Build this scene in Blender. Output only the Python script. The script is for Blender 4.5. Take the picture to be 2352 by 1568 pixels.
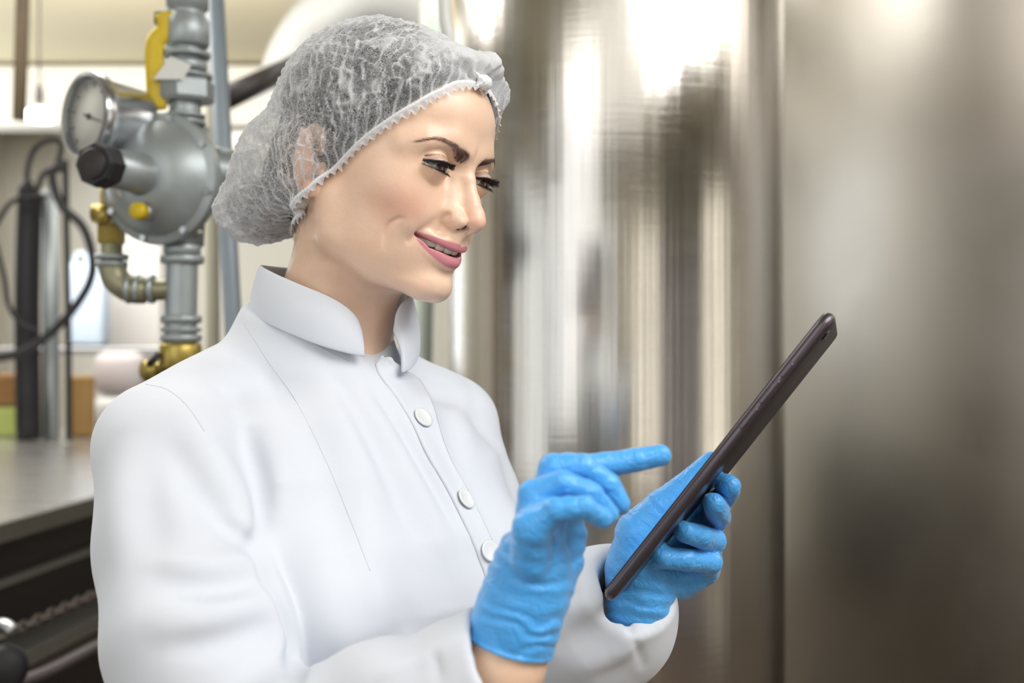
import bpy, bmesh, math, random
import numpy as np
from mathutils import Vector, Matrix
PI = math.pi
for o in list(bpy.data.objects): bpy.data.objects.remove(o)
scene = bpy.context.scene
COL = scene.collection
# ------------------------------------------------------------------ camera
F = 2613.0                      # focal length in pixels of the 2352 x 1568 frame
CAM_Z = 1.50
cam = bpy.data.cameras.new('camera'); cam_o = bpy.data.objects.new('camera', cam); COL.objects.link(cam_o)
cam.sensor_width = 36.0; cam.lens = 36.0 * F / 2352.0
cam_o.location = (0, 0, CAM_Z); cam_o.rotation_euler = (PI/2, 0, 0)
cam.dof.use_dof = True; cam.dof.focus_distance = 0.90; cam.dof.aperture_fstop = 4.6
cam.clip_start = 0.05
scene.camera = cam_o
scene.view_settings.view_transform = 'Standard'; scene.view_settings.look = 'None'
scene.view_settings.gamma = 1.0; scene.view_settings.use_curve_mapping = False
scene.view_settings.exposure = 0.52
scene.cycles.max_bounces = 6; scene.cycles.diffuse_bounces = 3; scene.cycles.glossy_bounces = 3
scene.cycles.use_adaptive_sampling = True; scene.cycles.adaptive_threshold = 0.03
scene.cycles.transparent_max_bounces = 8; scene.cycles.transmission_bounces = 2
scene.cycles.use_denoising = True
scene.cycles.sample_clamp_indirect = 6.0
scene.cycles.caustics_reflective = False; scene.cycles.caustics_refractive = False
# ------------------------------------------------------------------ world and lights
world = bpy.data.worlds.new('world'); scene.world = world; world.use_nodes = True
world.node_tree.nodes['Background'].inputs[0].default_value = (0.85, 0.9, 1.0, 1)
world.node_tree.nodes['Background'].inputs[1].default_value = 0.4
def area(name, loc, target, sx, sy, power, col=(1, 1, 1), spread=PI):
    l = bpy.data.lights.new(name, 'AREA'); l.shape = 'RECTANGLE'; l.size = sx; l.size_y = sy
    l.energy = power; l.color = col; l.spread = spread
    o = bpy.data.objects.new(name, l); COL.objects.link(o); o.location = loc
    d = Vector(target) - Vector(loc); o.rotation_euler = d.to_track_quat('-Z', 'Y').to_euler()
    return o
area('ceiling_lamp_front', (1.25, 0.15, 2.92), (0.95, 0.35, 1.0), 1.9, 1.6, 54, (1, 0.99, 0.97))
area('window_light', (-1.9, -1.6, 2.2), (-0.1, 0.9, 1.45), 1.8, 2.0, 14, (0.93, 0.96, 1.0))  # unseen fill added to lift the near side of net and sleeve
area('ceiling_lamp_back', (-1.3, 2.2, 2.92), (-1.0, 1.9, 1.0), 1.8, 1.6, 46, (1, 0.97, 0.92))
area('far_wall_fill', (-1.7, 4.2, 2.8), (-1.9, 7.6, 1.5), 2.2, 1.2, 55, (1, 0.97, 0.93))  # unseen fill, aimed to brighten the far wall
area('duct_fill', (0.1, 3.0, 2.8), (-0.6, 4.1, 2.3), 0.8, 0.8, 7, (1, 0.98, 0.95))  # added out of view to brighten the white duct
area('ceiling_lamp_near', (-0.3, -1.6, 2.95), (-0.3, -1.59, 0.0), 3.4, 2.2, 18, (1, 0.99, 0.97))

def P(px, py, d):
    'pixel of the frame plus a distance along the view axis -> world point'
    return np.array([(px - 1176.0) / F * d, d, CAM_Z + (784.0 - py) / F * d])
# ------------------------------------------------------------------ materials
def lin(c):
    return tuple((v / 12.92 if v <= 0.04045 else ((v + 0.055) / 1.055) ** 2.4) for v in c)
def rgb(r, g, b): return lin((r / 255, g / 255, b / 255)) + (1,)
class NT:
    def __init__(s, name):
        s.m = bpy.data.materials.new(name); s.m.use_nodes = True; s.t = s.m.node_tree; s.n = s.t.nodes
        s.b = s.n['Principled BSDF']; s.out = s.n['Material Output']
    def new(s, typ, **kw):
        n = s.n.new(typ)
        for k, v in kw.items():
            if hasattr(n, k) and k not in n.inputs: setattr(n, k, v)
            else: s.put(n.inputs[k], v)
        return n
    def put(s, sock, v):
        if isinstance(v, bpy.types.NodeSocket): s.t.links.new(v, sock)
        else: sock.default_value = v
    def set(s, **kw):
        for k, v in kw.items(): s.put(s.b.inputs[k.replace('_', ' ')], v)
        return s
    def noise(s, scale, detail=4, rough=0.5, vec=None, dist=0.0):
        n = s.new('ShaderNodeTexNoise'); n.inputs['Scale'].default_value = scale
        n.inputs['Detail'].default_value = detail; n.inputs['Roughness'].default_value = rough
        n.inputs['Distortion'].default_value = dist
        if vec is not None: s.t.links.new(vec, n.inputs['Vector'])
        return n.outputs['Fac']
    def coord(s, kind='Object', scale=None, rot=None):
        c = s.new('ShaderNodeTexCoord').outputs[kind]
        if scale is None and rot is None: return c
        mp = s.new('ShaderNodeMapping'); s.t.links.new(c, mp.inputs['Vector'])
        if scale is not None: mp.inputs['Scale'].default_value = scale
        if rot is not None: mp.inputs['Rotation'].default_value = rot
        return mp.outputs[0]
    def ramp(s, fac, stops, interp='LINEAR'):
        r = s.new('ShaderNodeValToRGB'); s.t.links.new(fac, r.inputs[0]); e = r.color_ramp.elements
        r.color_ramp.interpolation = interp
        while len(e) < len(stops): e.new(0.5)
        for k, (p, c) in enumerate(stops):
            e[k].position = p; e[k].color = c if len(c) == 4 else tuple(c) + (1,)
        return r.outputs[0]
    def math(s, op, a, b=None, c=None, clamp=False):
        n = s.new('ShaderNodeMath'); n.operation = op; n.use_clamp = clamp
        for k, v in enumerate((a, b, c)):
            if v is not None: s.put(n.inputs[k], v)
        return n.outputs[0]
    def mix(s, fac, a, b, blend='MIX'):
        n = s.new('ShaderNodeMix'); n.data_type = 'RGBA'; n.blend_type = blend
        s.put(n.inputs[0], fac); s.put(n.inputs[6], a); s.put(n.inputs[7], b); return n.outputs[2]
    def bump(s, height, strength=0.3, dist=0.001, normal=None):
        n = s.new('ShaderNodeBump'); s.put(n.inputs['Height'], height)
        n.inputs['Strength'].default_value = strength; n.inputs['Distance'].default_value = dist
        if normal is not None: s.t.links.new(normal, n.inputs['Normal'])
        return n.outputs[0]
def simple(name, col, rough=0.5, metal=0.0, bump=0.0, scale=40, vary=0.12, **kw):
    t = NT(name); c = t.coord()
    f = t.noise(scale, 3, vec=c)
    dark = tuple(v * (1 - vary) for v in col[:3]) + (1,)
    t.set(Base_Color=t.mix(f, dark, col), Roughness=rough, Metallic=metal)
    for k, v in kw.items(): t.set(**{k: v})
    if bump: t.set(Normal=t.bump(f, bump, 0.002))
    return t.m
# ------------------------------------------------------------------ object helpers
def link(name, me, mat=None, parent=None, smooth=True):
    o = bpy.data.objects.new(name, me); COL.objects.link(o)
    if mat is not None: me.materials.append(mat)
    if smooth: me.polygons.foreach_set('use_smooth', [True] * len(me.polygons))
    if parent is not None: o.parent = parent
    return o
def mesh_from(name, verts, faces, mat=None, parent=None, smooth=True):
    me = bpy.data.meshes.new(name); v = np.asarray(verts, dtype=np.float32)
    if isinstance(faces, np.ndarray):
        n = faces.shape[1]; me.vertices.add(len(v)); me.vertices.foreach_set('co', v.ravel())
        me.loops.add(faces.size); me.loops.foreach_set('vertex_index', faces.astype(np.int32).ravel())
        me.polygons.add(len(faces)); me.polygons.foreach_set('loop_start', np.arange(0, faces.size, n, dtype=np.int32))
        me.update(calc_edges=True)
    else:
        me.from_pydata([tuple(p) for p in v.tolist()], [], [tuple(f) for f in faces])
    me.validate()
    return link(name, me, mat, parent, smooth)
def empty(name, loc, rotz=0.0, parent=None):
    o = bpy.data.objects.new(name, None); COL.objects.link(o); o.location = loc; o.rotation_euler = (0, 0, rotz)
    o.empty_display_size = 0.05
    if parent is not None: o.parent = parent
    return o
def tag(o, label=None, cat=None, group=None, kind=None):
    if label: o['label'] = label
    if cat: o['category'] = cat
    if group: o['group'] = group
    if kind: o['kind'] = kind
    return o
class MB:
    'collects shapes into one mesh'
    def __init__(s): s.v = []; s.f = []
    def add(s, v, f):
        b = len(s.v); s.v += [tuple(map(float, p)) for p in v]; s.f += [tuple(int(i) + b for i in q) for q in f]; return s
    def box(s, lo, hi, bev=0.0, rot=None, origin=None):
        lo = np.array(lo, float); hi = np.array(hi, float); c = (lo + hi) / 2; h = (hi - lo) / 2
        bm = bmesh.new(); bmesh.ops.create_cube(bm, size=2)
        for v in bm.verts: v.co = Vector((v.co.x * h[0], v.co.y * h[1], v.co.z * h[2]))
        if bev > 0: bmesh.ops.bevel(bm, geom=bm.edges[:], offset=min(bev, h.min() * 0.95), segments=2, affect='EDGES', profile=0.5)
        vs = np.array([v.co[:] for v in bm.verts]); bm.verts.index_update()
        fs = [[v.index for v in f.verts] for f in bm.faces]; bm.free()
        if rot is not None: vs = vs @ np.array(rot).T
        return s.add(vs + c, fs)
    def lathe(s, prof, a, axis, n=32, close=True):
        'profile of (distance along axis, radius) turned about axis from point a'
        a = np.array(a, float); w = np.array(axis, float); w /= np.linalg.norm(w)
        u = np.cross(w, (0, 0, 1) if abs(w[2]) < 0.9 else (1, 0, 0)); u /= np.linalg.norm(u); q = np.cross(w, u)
        vs = []; fs = []
        for (t, r) in prof:
            for k in range(n):
                th = 2 * PI * k / n; vs.append(a + w * t + (u * math.cos(th) + q * math.sin(th)) * r)
        for i in range(len(prof) - 1):
            for k in range(n):
                k2 = (k + 1) % n; fs.append((i*n+k, i*n+k2, (i+1)*n+k2, (i+1)*n+k))
        if close:
            fs.append(tuple(range(n))[::-1]); fs.append(tuple((len(prof)-1)*n + k for k in range(n)))
        return s.add(vs, fs)
    def tube(s, pts, r, n=10, closed=False, cap=True, flat=None):
        vs, fs = tube_geo(pts, r, n, closed, cap, flat); return s.add(vs, fs)
    def build(s, name, mat=None, parent=None, smooth=True, auto=None):
        o = mesh_from(name, s.v, s.f, mat, parent, smooth)
        if parent is not None and parent.type == 'EMPTY' or (parent is not None):
            o.location = -parent_world(parent)
            if abs(parent_rot(parent)) > 1e-9:
                pass
        if auto is not None and smooth:
            me = o.data; me.update()
            sharp_by_angle(me, auto)
        return o
def parent_world(p):
    v = Vector((0, 0, 0)); q = p
    while q is not None: v = v + q.location; q = q.parent
    return v
def parent_rot(p): return 0.0
def sharp_by_angle(me, ang):
    bm = bmesh.new(); bm.from_mesh(me)
    for e in bm.edges:
        if len(e.link_faces) == 2 and e.calc_face_angle(0) > ang: e.smooth = False
    bm.to_mesh(me); bm.free()
def catmull(pts, n):
    'smooth resample of a polyline of any width (xyz, radius...) into n samples'
    p = np.array(pts, float)
    if len(p) < 3:
        t = np.linspace(0, 1, n)[:, None]; return p[0] * (1 - t) + p[-1] * t
    q = np.vstack([2 * p[0] - p[1], p, 2 * p[-1] - p[-2]]); m = len(p) - 1
    t = np.linspace(0, m - 1e-9, n); i = t.astype(int); f = (t - i)[:, None]
    a, b, c, d = q[i], q[i+1], q[i+2], q[i+3]
    return 0.5 * ((2*b) + (c-a)*f + (2*a-5*b+4*c-d)*f**2 + (-a+3*b-3*c+d)*f**3)
def tube_geo(pts, r, n=10, closed=False, cap=True, flat=None):
    p = np.array(pts, float); m = len(p); r = np.full(m, r, float) if np.isscalar(r) else np.array(r, float)
    tan = np.roll(p, -1, 0) - np.roll(p, 1, 0)
    if not closed: tan[0] = p[1] - p[0]; tan[-1] = p[-1] - p[-2]
    tan /= np.linalg.norm(tan, axis=1)[:, None] + 1e-12
    ref = np.array((0, 0, 1.0)) if abs(tan[0][2]) < 0.9 else np.array((1.0, 0, 0))
    u = np.cross(tan[0], ref); u /= np.linalg.norm(u); vs = []
    fl = 1.0 if flat is None else flat
    for i in range(m):
        u = u - tan[i] * np.dot(u, tan[i]); u /= np.linalg.norm(u); w = np.cross(tan[i], u)
        for k in range(n):
            th = 2 * PI * k / n; vs.append(p[i] + (u * math.cos(th) + w * math.sin(th) * fl) * r[i])
    fs = []
    for i in range(m if closed else m - 1):
        j = (i + 1) % m
        for k in range(n):
            k2 = (k + 1) % n; fs.append((i*n+k, i*n+k2, j*n+k2, j*n+k))
    if cap and not closed: fs.append(tuple(range(n))[::-1]); fs.append(tuple((m-1)*n + k for k in range(n)))
    return vs, fs
# ------------------------------------------------------------------ implicit surfaces -> mesh
def smin(a, b, k): h = np.maximum(k - np.abs(a - b), 0) / k; return np.minimum(a, b) - h * h * k * 0.25
def smax(a, b, k): return -smin(-a, -b, k)
def ell(p, c, r):
    q = p - np.array(c, np.float32); r = np.array(r, np.float32)
    k0 = np.sqrt((q * q / (r * r)).sum(1)); k1 = np.sqrt((q * q / (r ** 4)).sum(1))
    return k0 * (k0 - 1) / np.maximum(k1, 1e-6)
def ellr(p, c, r, ax):
    'ellipsoid with its own axes (rows of ax)'
    return ell((p - np.array(c, np.float32)) @ np.array(ax, np.float32).T, (0, 0, 0), r)
def sph(p, c, r): q = p - np.array(c, np.float32); return np.sqrt((q * q).sum(1)) - r
def cap(p, a, b, r1, r2=None):
    'tapered capsule'
    a = np.array(a, np.float32); b = np.array(b, np.float32); r2 = r1 if r2 is None else r2
    ab = b - a; t = np.clip(((p - a) @ ab) / max(float(ab @ ab), 1e-9), 0, 1)
    q = p - a - t[:, None] * ab; return np.sqrt((q * q).sum(1)) - (r1 + (r2 - r1) * t)
def chain(p, pts, k=None):
    'tapered capsules through (x,y,z,r) points'
    d = None
    for i in range(len(pts) - 1):
        c = cap(p, pts[i][:3], pts[i+1][:3], pts[i][3], pts[i+1][3])
        d = c if d is None else (np.minimum(d, c) if not k else smin(d, c, k))
    return d
def sdf_mesh(f, lo, hi, h, slack=1.6, newton=2, B=8):
    lo = np.array(lo, float); hi = np.array(hi, float)
    nb = np.ceil((hi - lo) / (h * B)).astype(int); n = nb * B + 1
    cx = [lo[k] + (np.arange(nb[k]) + 0.5) * B * h for k in range(3)]
    C = np.stack(np.meshgrid(*cx, indexing='ij'), -1).reshape(-1, 3).astype(np.float32)
    fc = np.concatenate([f(C[i:i+200000]) for i in range(0, len(C), 200000)])
    act = np.abs(fc) < B * h * 0.87 * slack
    G = np.repeat(np.repeat(np.repeat(fc.reshape(nb), B, 0), B, 1), B, 2)
    G = np.pad(G, ((0, 1), (0, 1), (0, 1)), mode='edge').astype(np.float32)
    ids = np.argwhere(act.reshape(nb))
    mask = np.zeros(n, bool)
    for i, j, k in ids: mask[i*B:(i+1)*B+1, j*B:(j+1)*B+1, k*B:(k+1)*B+1] = True
    w = np.argwhere(mask); pts = (lo + w * h).astype(np.float32)
    val = np.concatenate([f(pts[i:i+300000]) for i in range(0, len(pts), 300000)])
    G[w[:, 0], w[:, 1], w[:, 2]] = val
    S = G < 0
    base = S[:-1, :-1, :-1]; mix = np.zeros(base.shape, bool)
    for a in (0, 1):
        for b in (0, 1):
            for c in (0, 1):
                mix |= S[a:S.shape[0]-1+a, b:S.shape[1]-1+b, c:S.shape[2]-1+c] != base
    cells = np.argwhere(mix); idx = np.full(mix.shape, -1, np.int32); idx[cells[:, 0], cells[:, 1], cells[:, 2]] = np.arange(len(cells))
    acc = np.zeros((len(cells), 3)); cnt = np.zeros(len(cells))
    corners = [(a, b, c) for a in (0, 1) for b in (0, 1) for c in (0, 1)]
    gv = {c: G[cells[:, 0]+c[0], cells[:, 1]+c[1], cells[:, 2]+c[2]] for c in corners}
    for c0 in corners:
        for ax in range(3):
            if c0[ax]: continue
            c1 = list(c0); c1[ax] = 1; c1 = tuple(c1)
            v0, v1 = gv[c0], gv[c1]; m = (v0 < 0) != (v1 < 0)
            t = np.where(m, v0 / np.where(m, v0 - v1, 1), 0)
            pos = np.tile(np.array(c0, float), (len(cells), 1)); pos[:, ax] += t
            acc[m] += pos[m]; cnt[m] += 1
    V = lo + (cells + acc / np.maximum(cnt, 1)[:, None]) * h
    faces = []
    for ax in range(3):
        b, c = (ax + 1) % 3, (ax + 2) % 3
        sl0 = [slice(None)] * 3; sl1 = [slice(None)] * 3; sl0[ax] = slice(0, -1); sl1[ax] = slice(1, None)
        s0 = S[tuple(sl0)]; s1 = S[tuple(sl1)]; e = np.argwhere(s0 != s1)
        ok = (e[:, b] > 0) & (e[:, c] > 0) & (e[:, b] < n[b]-1) & (e[:, c] < n[c]-1) & (e[:, ax] < n[ax]-1); e = e[ok]
        flip = s0[e[:, 0], e[:, 1], e[:, 2]]
        q = []
        for db, dc in ((-1, -1), (0, -1), (0, 0), (-1, 0)):
            w2 = e.copy(); w2[:, b] += db; w2[:, c] += dc; q.append(idx[w2[:, 0], w2[:, 1], w2[:, 2]])
        q = np.stack(q, 1); q[~flip] = q[~flip][:, ::-1]; faces.append(q)
    Fq = np.concatenate(faces); Fq = Fq[(Fq >= 0).all(1)]
    for _ in range(newton):
        g = grad(f, V, h * 0.5); fv = f(V.astype(np.float32))
        V = V - np.clip(fv / np.maximum((g * g).sum(1), 0.05), -h, h)[:, None] * g
    return V, Fq
def grad(f, V, e):
    V = V.astype(np.float32); out = np.zeros((len(V), 3))
    for k in range(3):
        d = np.zeros(3, np.float32); d[k] = e; out[:, k] = (f(V + d) - f(V - d)) / (2 * e)
    return out
def vnormals(V, Q):
    a = V[Q[:, 2]] - V[Q[:, 0]]; b = V[Q[:, 3]] - V[Q[:, 1]]; n = np.cross(a, b); N = np.zeros_like(V)
    for k in range(4): np.add.at(N, Q[:, k], n)
    return N / (np.linalg.norm(N, axis=1)[:, None] + 1e-12)
def sstep(a, b, x): t = np.clip((x - a) / (b - a), 0, 1); return t * t * (3 - 2 * t)
def gauss(p, c, s):
    q = (p - np.array(c, float)) / np.array(s, float); return np.exp(-0.5 * (q * q).sum(-1))
def vnoise(p, seed=0):
    'value noise in [-1,1]'
    p = np.asarray(p, float); i = np.floor(p).astype(np.int64); f = p - i; f = f * f * (3 - 2 * f); r = np.zeros(len(p))
    for a in (0, 1):
        for b in (0, 1):
            for c in (0, 1):
                hsh = (i[:, 0]+a) * 374761393 + (i[:, 1]+b) * 668265263 + (i[:, 2]+c) * 2147483647 + seed * 974711
                hsh = (hsh ^ (hsh >> 13)) * 1274126177 & 0x7fffffff; hsh = (hsh ^ (hsh >> 16)) & 0xffff
                w = (f[:, 0] if a else 1-f[:, 0]) * (f[:, 1] if b else 1-f[:, 1]) * (f[:, 2] if c else 1-f[:, 2])
                r += w * (hsh / 32767.5 - 1)
    return r
def set_col(o, cols, name='tint'):
    a = o.data.color_attributes.new(name, 'FLOAT_COLOR', 'POINT')
    c = np.ones((len(o.data.vertices), 4), np.float32); c[:, :cols.shape[1]] = cols; a.data.foreach_set('color', c.ravel())
FAST = False
# ================================================================== ROOM
RX0, RX1, RY0, RY1, RZ = -3.4, 4.1, -3.0, 7.6, 3.0
def plaster(name, col, vary=0.08, scale=3.0, rough=0.75):
    t = NT(name); c = t.coord('Object'); n = t.noise(scale, 5, 0.55, vec=c); n2 = t.noise(90, 3, vec=c)
    t.set(Base_Color=t.mix(n, tuple(v * (1 - vary) for v in col[:3]) + (1,), col), Roughness=rough, Normal=t.bump(n2, 0.15, 0.002)); return t.m
M_wall = plaster('wall_paint', rgb(236, 232, 220)); M_ceil = plaster('ceiling_paint', rgb(214, 204, 174)); M_floor = plaster('floor_epoxy', rgb(120, 104, 88), .25, 2.0, 0.3)
M_olive = simple('olive_cabinet', rgb(78, 72, 52), 0.5); M_dark = simple('dark_metal', rgb(52, 46, 46), 0.45, 0.3); M_black = simple('black_rubber', (0.012, 0.011, 0.014, 1), 0.55)
M_cream = simple('cream_panel', rgb(232, 224, 196), 0.6); M_grey = simple('grey_panel', rgb(170, 172, 178), 0.5); M_lav = simple('lavender_panel', rgb(196, 192, 204), 0.6)
M_tan = simple('tan_panel', rgb(196, 172, 128), 0.6); M_white = simple('white_plastic', rgb(232, 232, 228), 0.45); M_yel = simple('yellow_paint', rgb(222, 190, 20), 0.4)
def emis(name, col, s):
    t = NT(name); t.set(Base_Color=(0.9, 0.9, 0.9, 1)); t.b.inputs['Emission Color'].default_value = col; t.b.inputs['Emission Strength'].default_value = s; return t.m
M_pane = emis('pane_glow', (0.86, 0.94, 1.0, 1), 0.75); M_tube = emis('lamp_diffuser', (1.0, 0.97, 0.9, 1), 2.2); M_warm = emis('warm_pane_glow', (1.0, 0.93, 0.78, 1), 1.1)
def sbox(name, lo, hi, mat, kind='structure', **kw):
    o = MB().box(lo, hi, **kw).build(name, mat, smooth=False); 
    if kind: o['kind'] = kind
    return o
t_ = 0.12
sbox('floor', (RX0, RY0, -t_), (RX1, RY1, 0), M_floor); sbox('ceiling', (RX0, RY0, RZ), (RX1, RY1, RZ + t_), M_ceil)
sbox('wall_left', (RX0 - t_, RY0, 0), (RX0, RY1, RZ), M_wall); sbox('wall_right', (RX1, RY0, 0), (RX1 + t_, RY1, RZ), M_wall)
sbox('wall_far', (RX0, RY1, 0), (RX1, RY1 + t_, RZ), M_wall); sbox('wall_near', (RX0, RY0 - t_, 0), (RX1, RY0, RZ), M_wall)
def window(n, lo, hi, ax, mat=None):
    'unseen glowing pane added for its reflection in the steel, with frame and mullion'
    w = MB().box(lo, hi).build('window_%d' % n, mat or M_pane, smooth=False); w['kind'] = 'structure'
    f = MB(); lo = np.array(lo); hi = np.array(hi); a = 1 - ax; s = 0.05
    for (l, h) in ((lo[a] - s, lo[a]), (hi[a], hi[a] + s), ((lo[a] + hi[a]) / 2 - .02, (lo[a] + hi[a]) / 2 + .02)):
        L = lo.copy(); H = hi.copy(); L[a] = l; H[a] = h; L[ax] -= .02; H[ax] += .02; L[2] -= s; H[2] += s; f.box(L, H)
    for (l, h) in ((lo[2] - s, lo[2]), (hi[2], hi[2] + s)):
        L = lo.copy(); H = hi.copy(); L[2] = l; H[2] = h; L[ax] -= .02; H[ax] += .02; f.box(L, H)
    f.build('window_frame', M_white, w, smooth=False).location = (0, 0, 0)
window(1, (RX0, -1.15, 0.9), (RX0 + .03, 0.55, 2.5), 0)
window(6, (RX0, 5.0, 1.4), (RX0 + .03, 6.6, 2.8), 0, emis('bright_pane_glow', (0.86, 0.94, 1.0, 1), 2.6))  # glowing pane added to give the large tank its bright band
window(2, (-1.30, RY0, 0.9), (-0.45, RY0 + .03, 2.5), 1)
window(3, (0.95, RY0, 0.9), (1.85, RY0 + .03, 2.5), 1, M_warm)
window(4, (RX1 - .03, -0.75, 0.8), (RX1, 0.40, 2.5), 0, M_warm)
window(5, (RX1 - .03, 4.6, 0.8), (RX1, 5.6, 2.6), 0)
# cupboards and doors added along the walls, seen only as streaks in the steel
def cabinet(lo, hi, mat, label, group=None, ax=0, sgn=1):
    lo = np.array(lo, float); hi = np.array(hi, float); lo[ax] += .03 * sgn; hi[ax] += .03 * sgn; lo[2] += .005; c = (lo + hi) / 2
    e = empty('cabinet', (c[0], c[1], lo[2])); tag(e, label, 'cabinet', group)
    MB().box(lo, hi, .01).build('body', mat, e, smooth=False)
    for s in (0, 1):
        L = lo.copy(); H = hi.copy(); a = 1 - ax; m = c[a]
        if s == 0: H[a] = m - .004
        else: L[a] = m + .004
        L[a] += .01; H[a] -= .01; L[2] += .05; H[2] -= .02
        if sgn > 0: L[ax] = hi[ax]; H[ax] = hi[ax] + .018
        else: H[ax] = lo[ax]; L[ax] = lo[ax] - .018
        d = MB().box(L, H, .004).build('door', mat, e, smooth=False)
        hp = [0, 0, 0]; hp[ax] = (H if sgn > 0 else L)[ax] + sgn * .025; hp[a] = m + (-.06 if s == 0 else .06)
        q = np.array([hp[:2] + [L[2] + .9], hp[:2] + [L[2] + 1.05]]); hb = MB().tube(q, .006); hb.box(q[0] - .008 - np.eye(3)[ax] * sgn * .02, q[0] + .008); hb.box(q[1] - .008 - np.eye(3)[ax] * sgn * .02, q[1] + .008)
        hh = hb.build('handle', M_dark, d); hh.location = (0, 0, 0)
cabinet((RX0, 2.0, 0), (RX0 + .5, 3.1, 1.15), M_olive, 'added olive cabinet beside the left wall, nearer of two')
cabinet((RX0, 3.5, 0), (RX0 + .5, 4.6, 1.15), M_dark, 'added dark cabinet beside the left wall, farther of two')
cabinet((RX0, -2.6, 0), (RX0 + .5, -1.5, 2.2), M_grey, 'added tall grey cabinet in the rear left corner')
cabinet((-2.75, RY0, 0), (-1.6, RY0 + .5, 2.2), M_tan, 'added tan cabinet by the rear wall', ax=1)
cabinet((2.0, RY0, 0), (3.1, RY0 + .5, 2.4), M_lav, 'added pale lilac cabinet by the rear wall', ax=1)
cabinet((RX1 - .5, 0.6, 0), (RX1, 1.35, 2.5), M_olive, 'added tall olive cabinet beside the right wall', sgn=-1)
cabinet((RX1 - .5, -2.4, 0), (RX1, -1.2, 2.3), M_lav, 'added pale lilac cabinet beside the right wall', sgn=-1)
M_door = simple('brown_door', rgb(92, 72, 54), .5)  # brown door added to darken what the large tank mirrors
d_ = sbox('added_door', (RX0, 0.75, 0), (RX0 + .06, 1.85, 2.45), M_door); MB().tube([(RX0 + .07, 0.9, 1.05), (RX0 + .12, 0.9, 1.05), (RX0 + .12, 1.03, 1.05)], .012).build('door_handle', M_dark, d_).location = (0, 0, 0)
for k, (x, y, r, m) in enumerate([(RX0 + .1, .68, .05, 'yellow'), (RX0 + .12, -1.32, .07, 'dark'), (RX0 + .12, 6.9, .10, 'dark'), (-2.9, RY0 + .1, .06, 'dark'), (-0.25, RY0 + .1, .07, 'dark'), (0.35, RY0 + .1, .09, 'tan'), (0.75, RY0 + .1, .05, 'dark'), (RX1 - .1, -1.0, .06, 'dark'), (RX1 - .1, 0.5, .05, 'tan'), (RX1 - .12, 2.3, .08, 'dark'), (RX1 - .12, 3.4, .06, 'tan')]):
    q = mesh_from('streak_pipe_%d' % (k + 1), *tube_geo([(x, y, 0), (x, y, RZ)], r, 14), {'yellow': M_yel, 'dark': M_dark, 'tan': M_tan}[m]); q['kind'] = 'structure'  # unseen upright pipes added for coloured streaks in the steel
# ceiling lights
def ceiling_light(x, y, sx, sy, label, mat=None, z=RZ):
    e = empty('ceiling_light', (x, y, z)); tag(e, label, 'ceiling light', 'flat ceiling lights')
    MB().box((x - sx/2, y - sy/2, z - .06), (x + sx/2, y + sy/2, z), .008).build('housing', M_white, e, smooth=False)
    MB().box((x - sx/2 + .03, y - sy/2 + .03, z - .068), (x + sx/2 - .03, y + sy/2 - .03, z - .06)).build('diffuser', mat or M_tube, e, smooth=False)
for k, (x, y, sx, sy, m) in enumerate([(1.3, -1.0, 1.2, .6, M_tube), (-1.4, -1.2, 1.2, .6, M_tube), (-2.5, 2.6, .6, 1.3, M_tube), (2.9, 0.4, .5, 1.3, M_tube), (-2.3, 4.2, .5, 1.0, M_tube), (0.2, 4.4, 1.2, .5, M_tube)]):
    ceiling_light(x, y, sx, sy, ['flat ceiling light behind the camera on the right', 'flat ceiling light behind the camera on the left', 'flat ceiling light over the workbench', 'flat ceiling light in front of the large tank', 'warm flat ceiling light over the far shelves', 'flat ceiling light behind the small tank'][k], m)
# tanks -----------------------------------------------------------------
def steel_brushed(name, rough, an, col, tone=0.0, band=1.0):
    t = NT(name); c = t.coord('Object')
    lines = t.noise(1.0, 4, 0.6, vec=t.coord('Object', (70, 70, 0.35))); sc = t.noise(1.0, 5, 0.6, vec=t.coord('Object', (9, 9, 240), (0.25, 0.1, 0.0)))
    blot = t.noise(3.4, 5, 0.6, vec=c, dist=0.8)
    dg = t.noise(1.0, 3, 0.7, vec=t.coord('Object', (60, 60, 7), (0.9, 0.5, 0.3)))
    r = t.math('ADD', t.math('MULTIPLY', blot, 0.16), t.math('ADD', t.math('MULTIPLY', sc, 0.08), rough - 0.12))
    tg = t.new('ShaderNodeTangent'); tg.direction_type = 'RADIAL'; tg.axis = 'Z'
    t.set(Base_Color=t.mix(blot, tuple(v * 0.88 for v in col[:3]) + (1,), col), Metallic=1.0, Roughness=r, Anisotropic=an, Tangent=tg.outputs[0])
    h = t.math('ADD', t.math('MULTIPLY', lines, band), t.math('ADD', t.math('MULTIPLY', sc, 0.10), t.math('MULTIPLY', dg, 0.25 * tone)))
    t.set(Normal=t.bump(h, 0.55, 0.0016)); return t.m
M_tankA = steel_brushed('polished_steel', 0.15, 0.84, (0.60, 0.575, 0.535, 1), 0.2, 1.2)
M_tankB = steel_brushed('brushed_steel', 0.34, 0.55, (0.54, 0.51, 0.47, 1), 1.0, 0.25)
M_steel = simple('steel', (0.55, 0.56, 0.57, 1), 0.3, 0.9); M_zinc = simple('zinc_pipe', rgb(168, 176, 178), 0.42, 0.55, 0.2, 60); M_brass = simple('brass', rgb(176, 156, 84), 0.36, 0.75, 0.2, 80)
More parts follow.
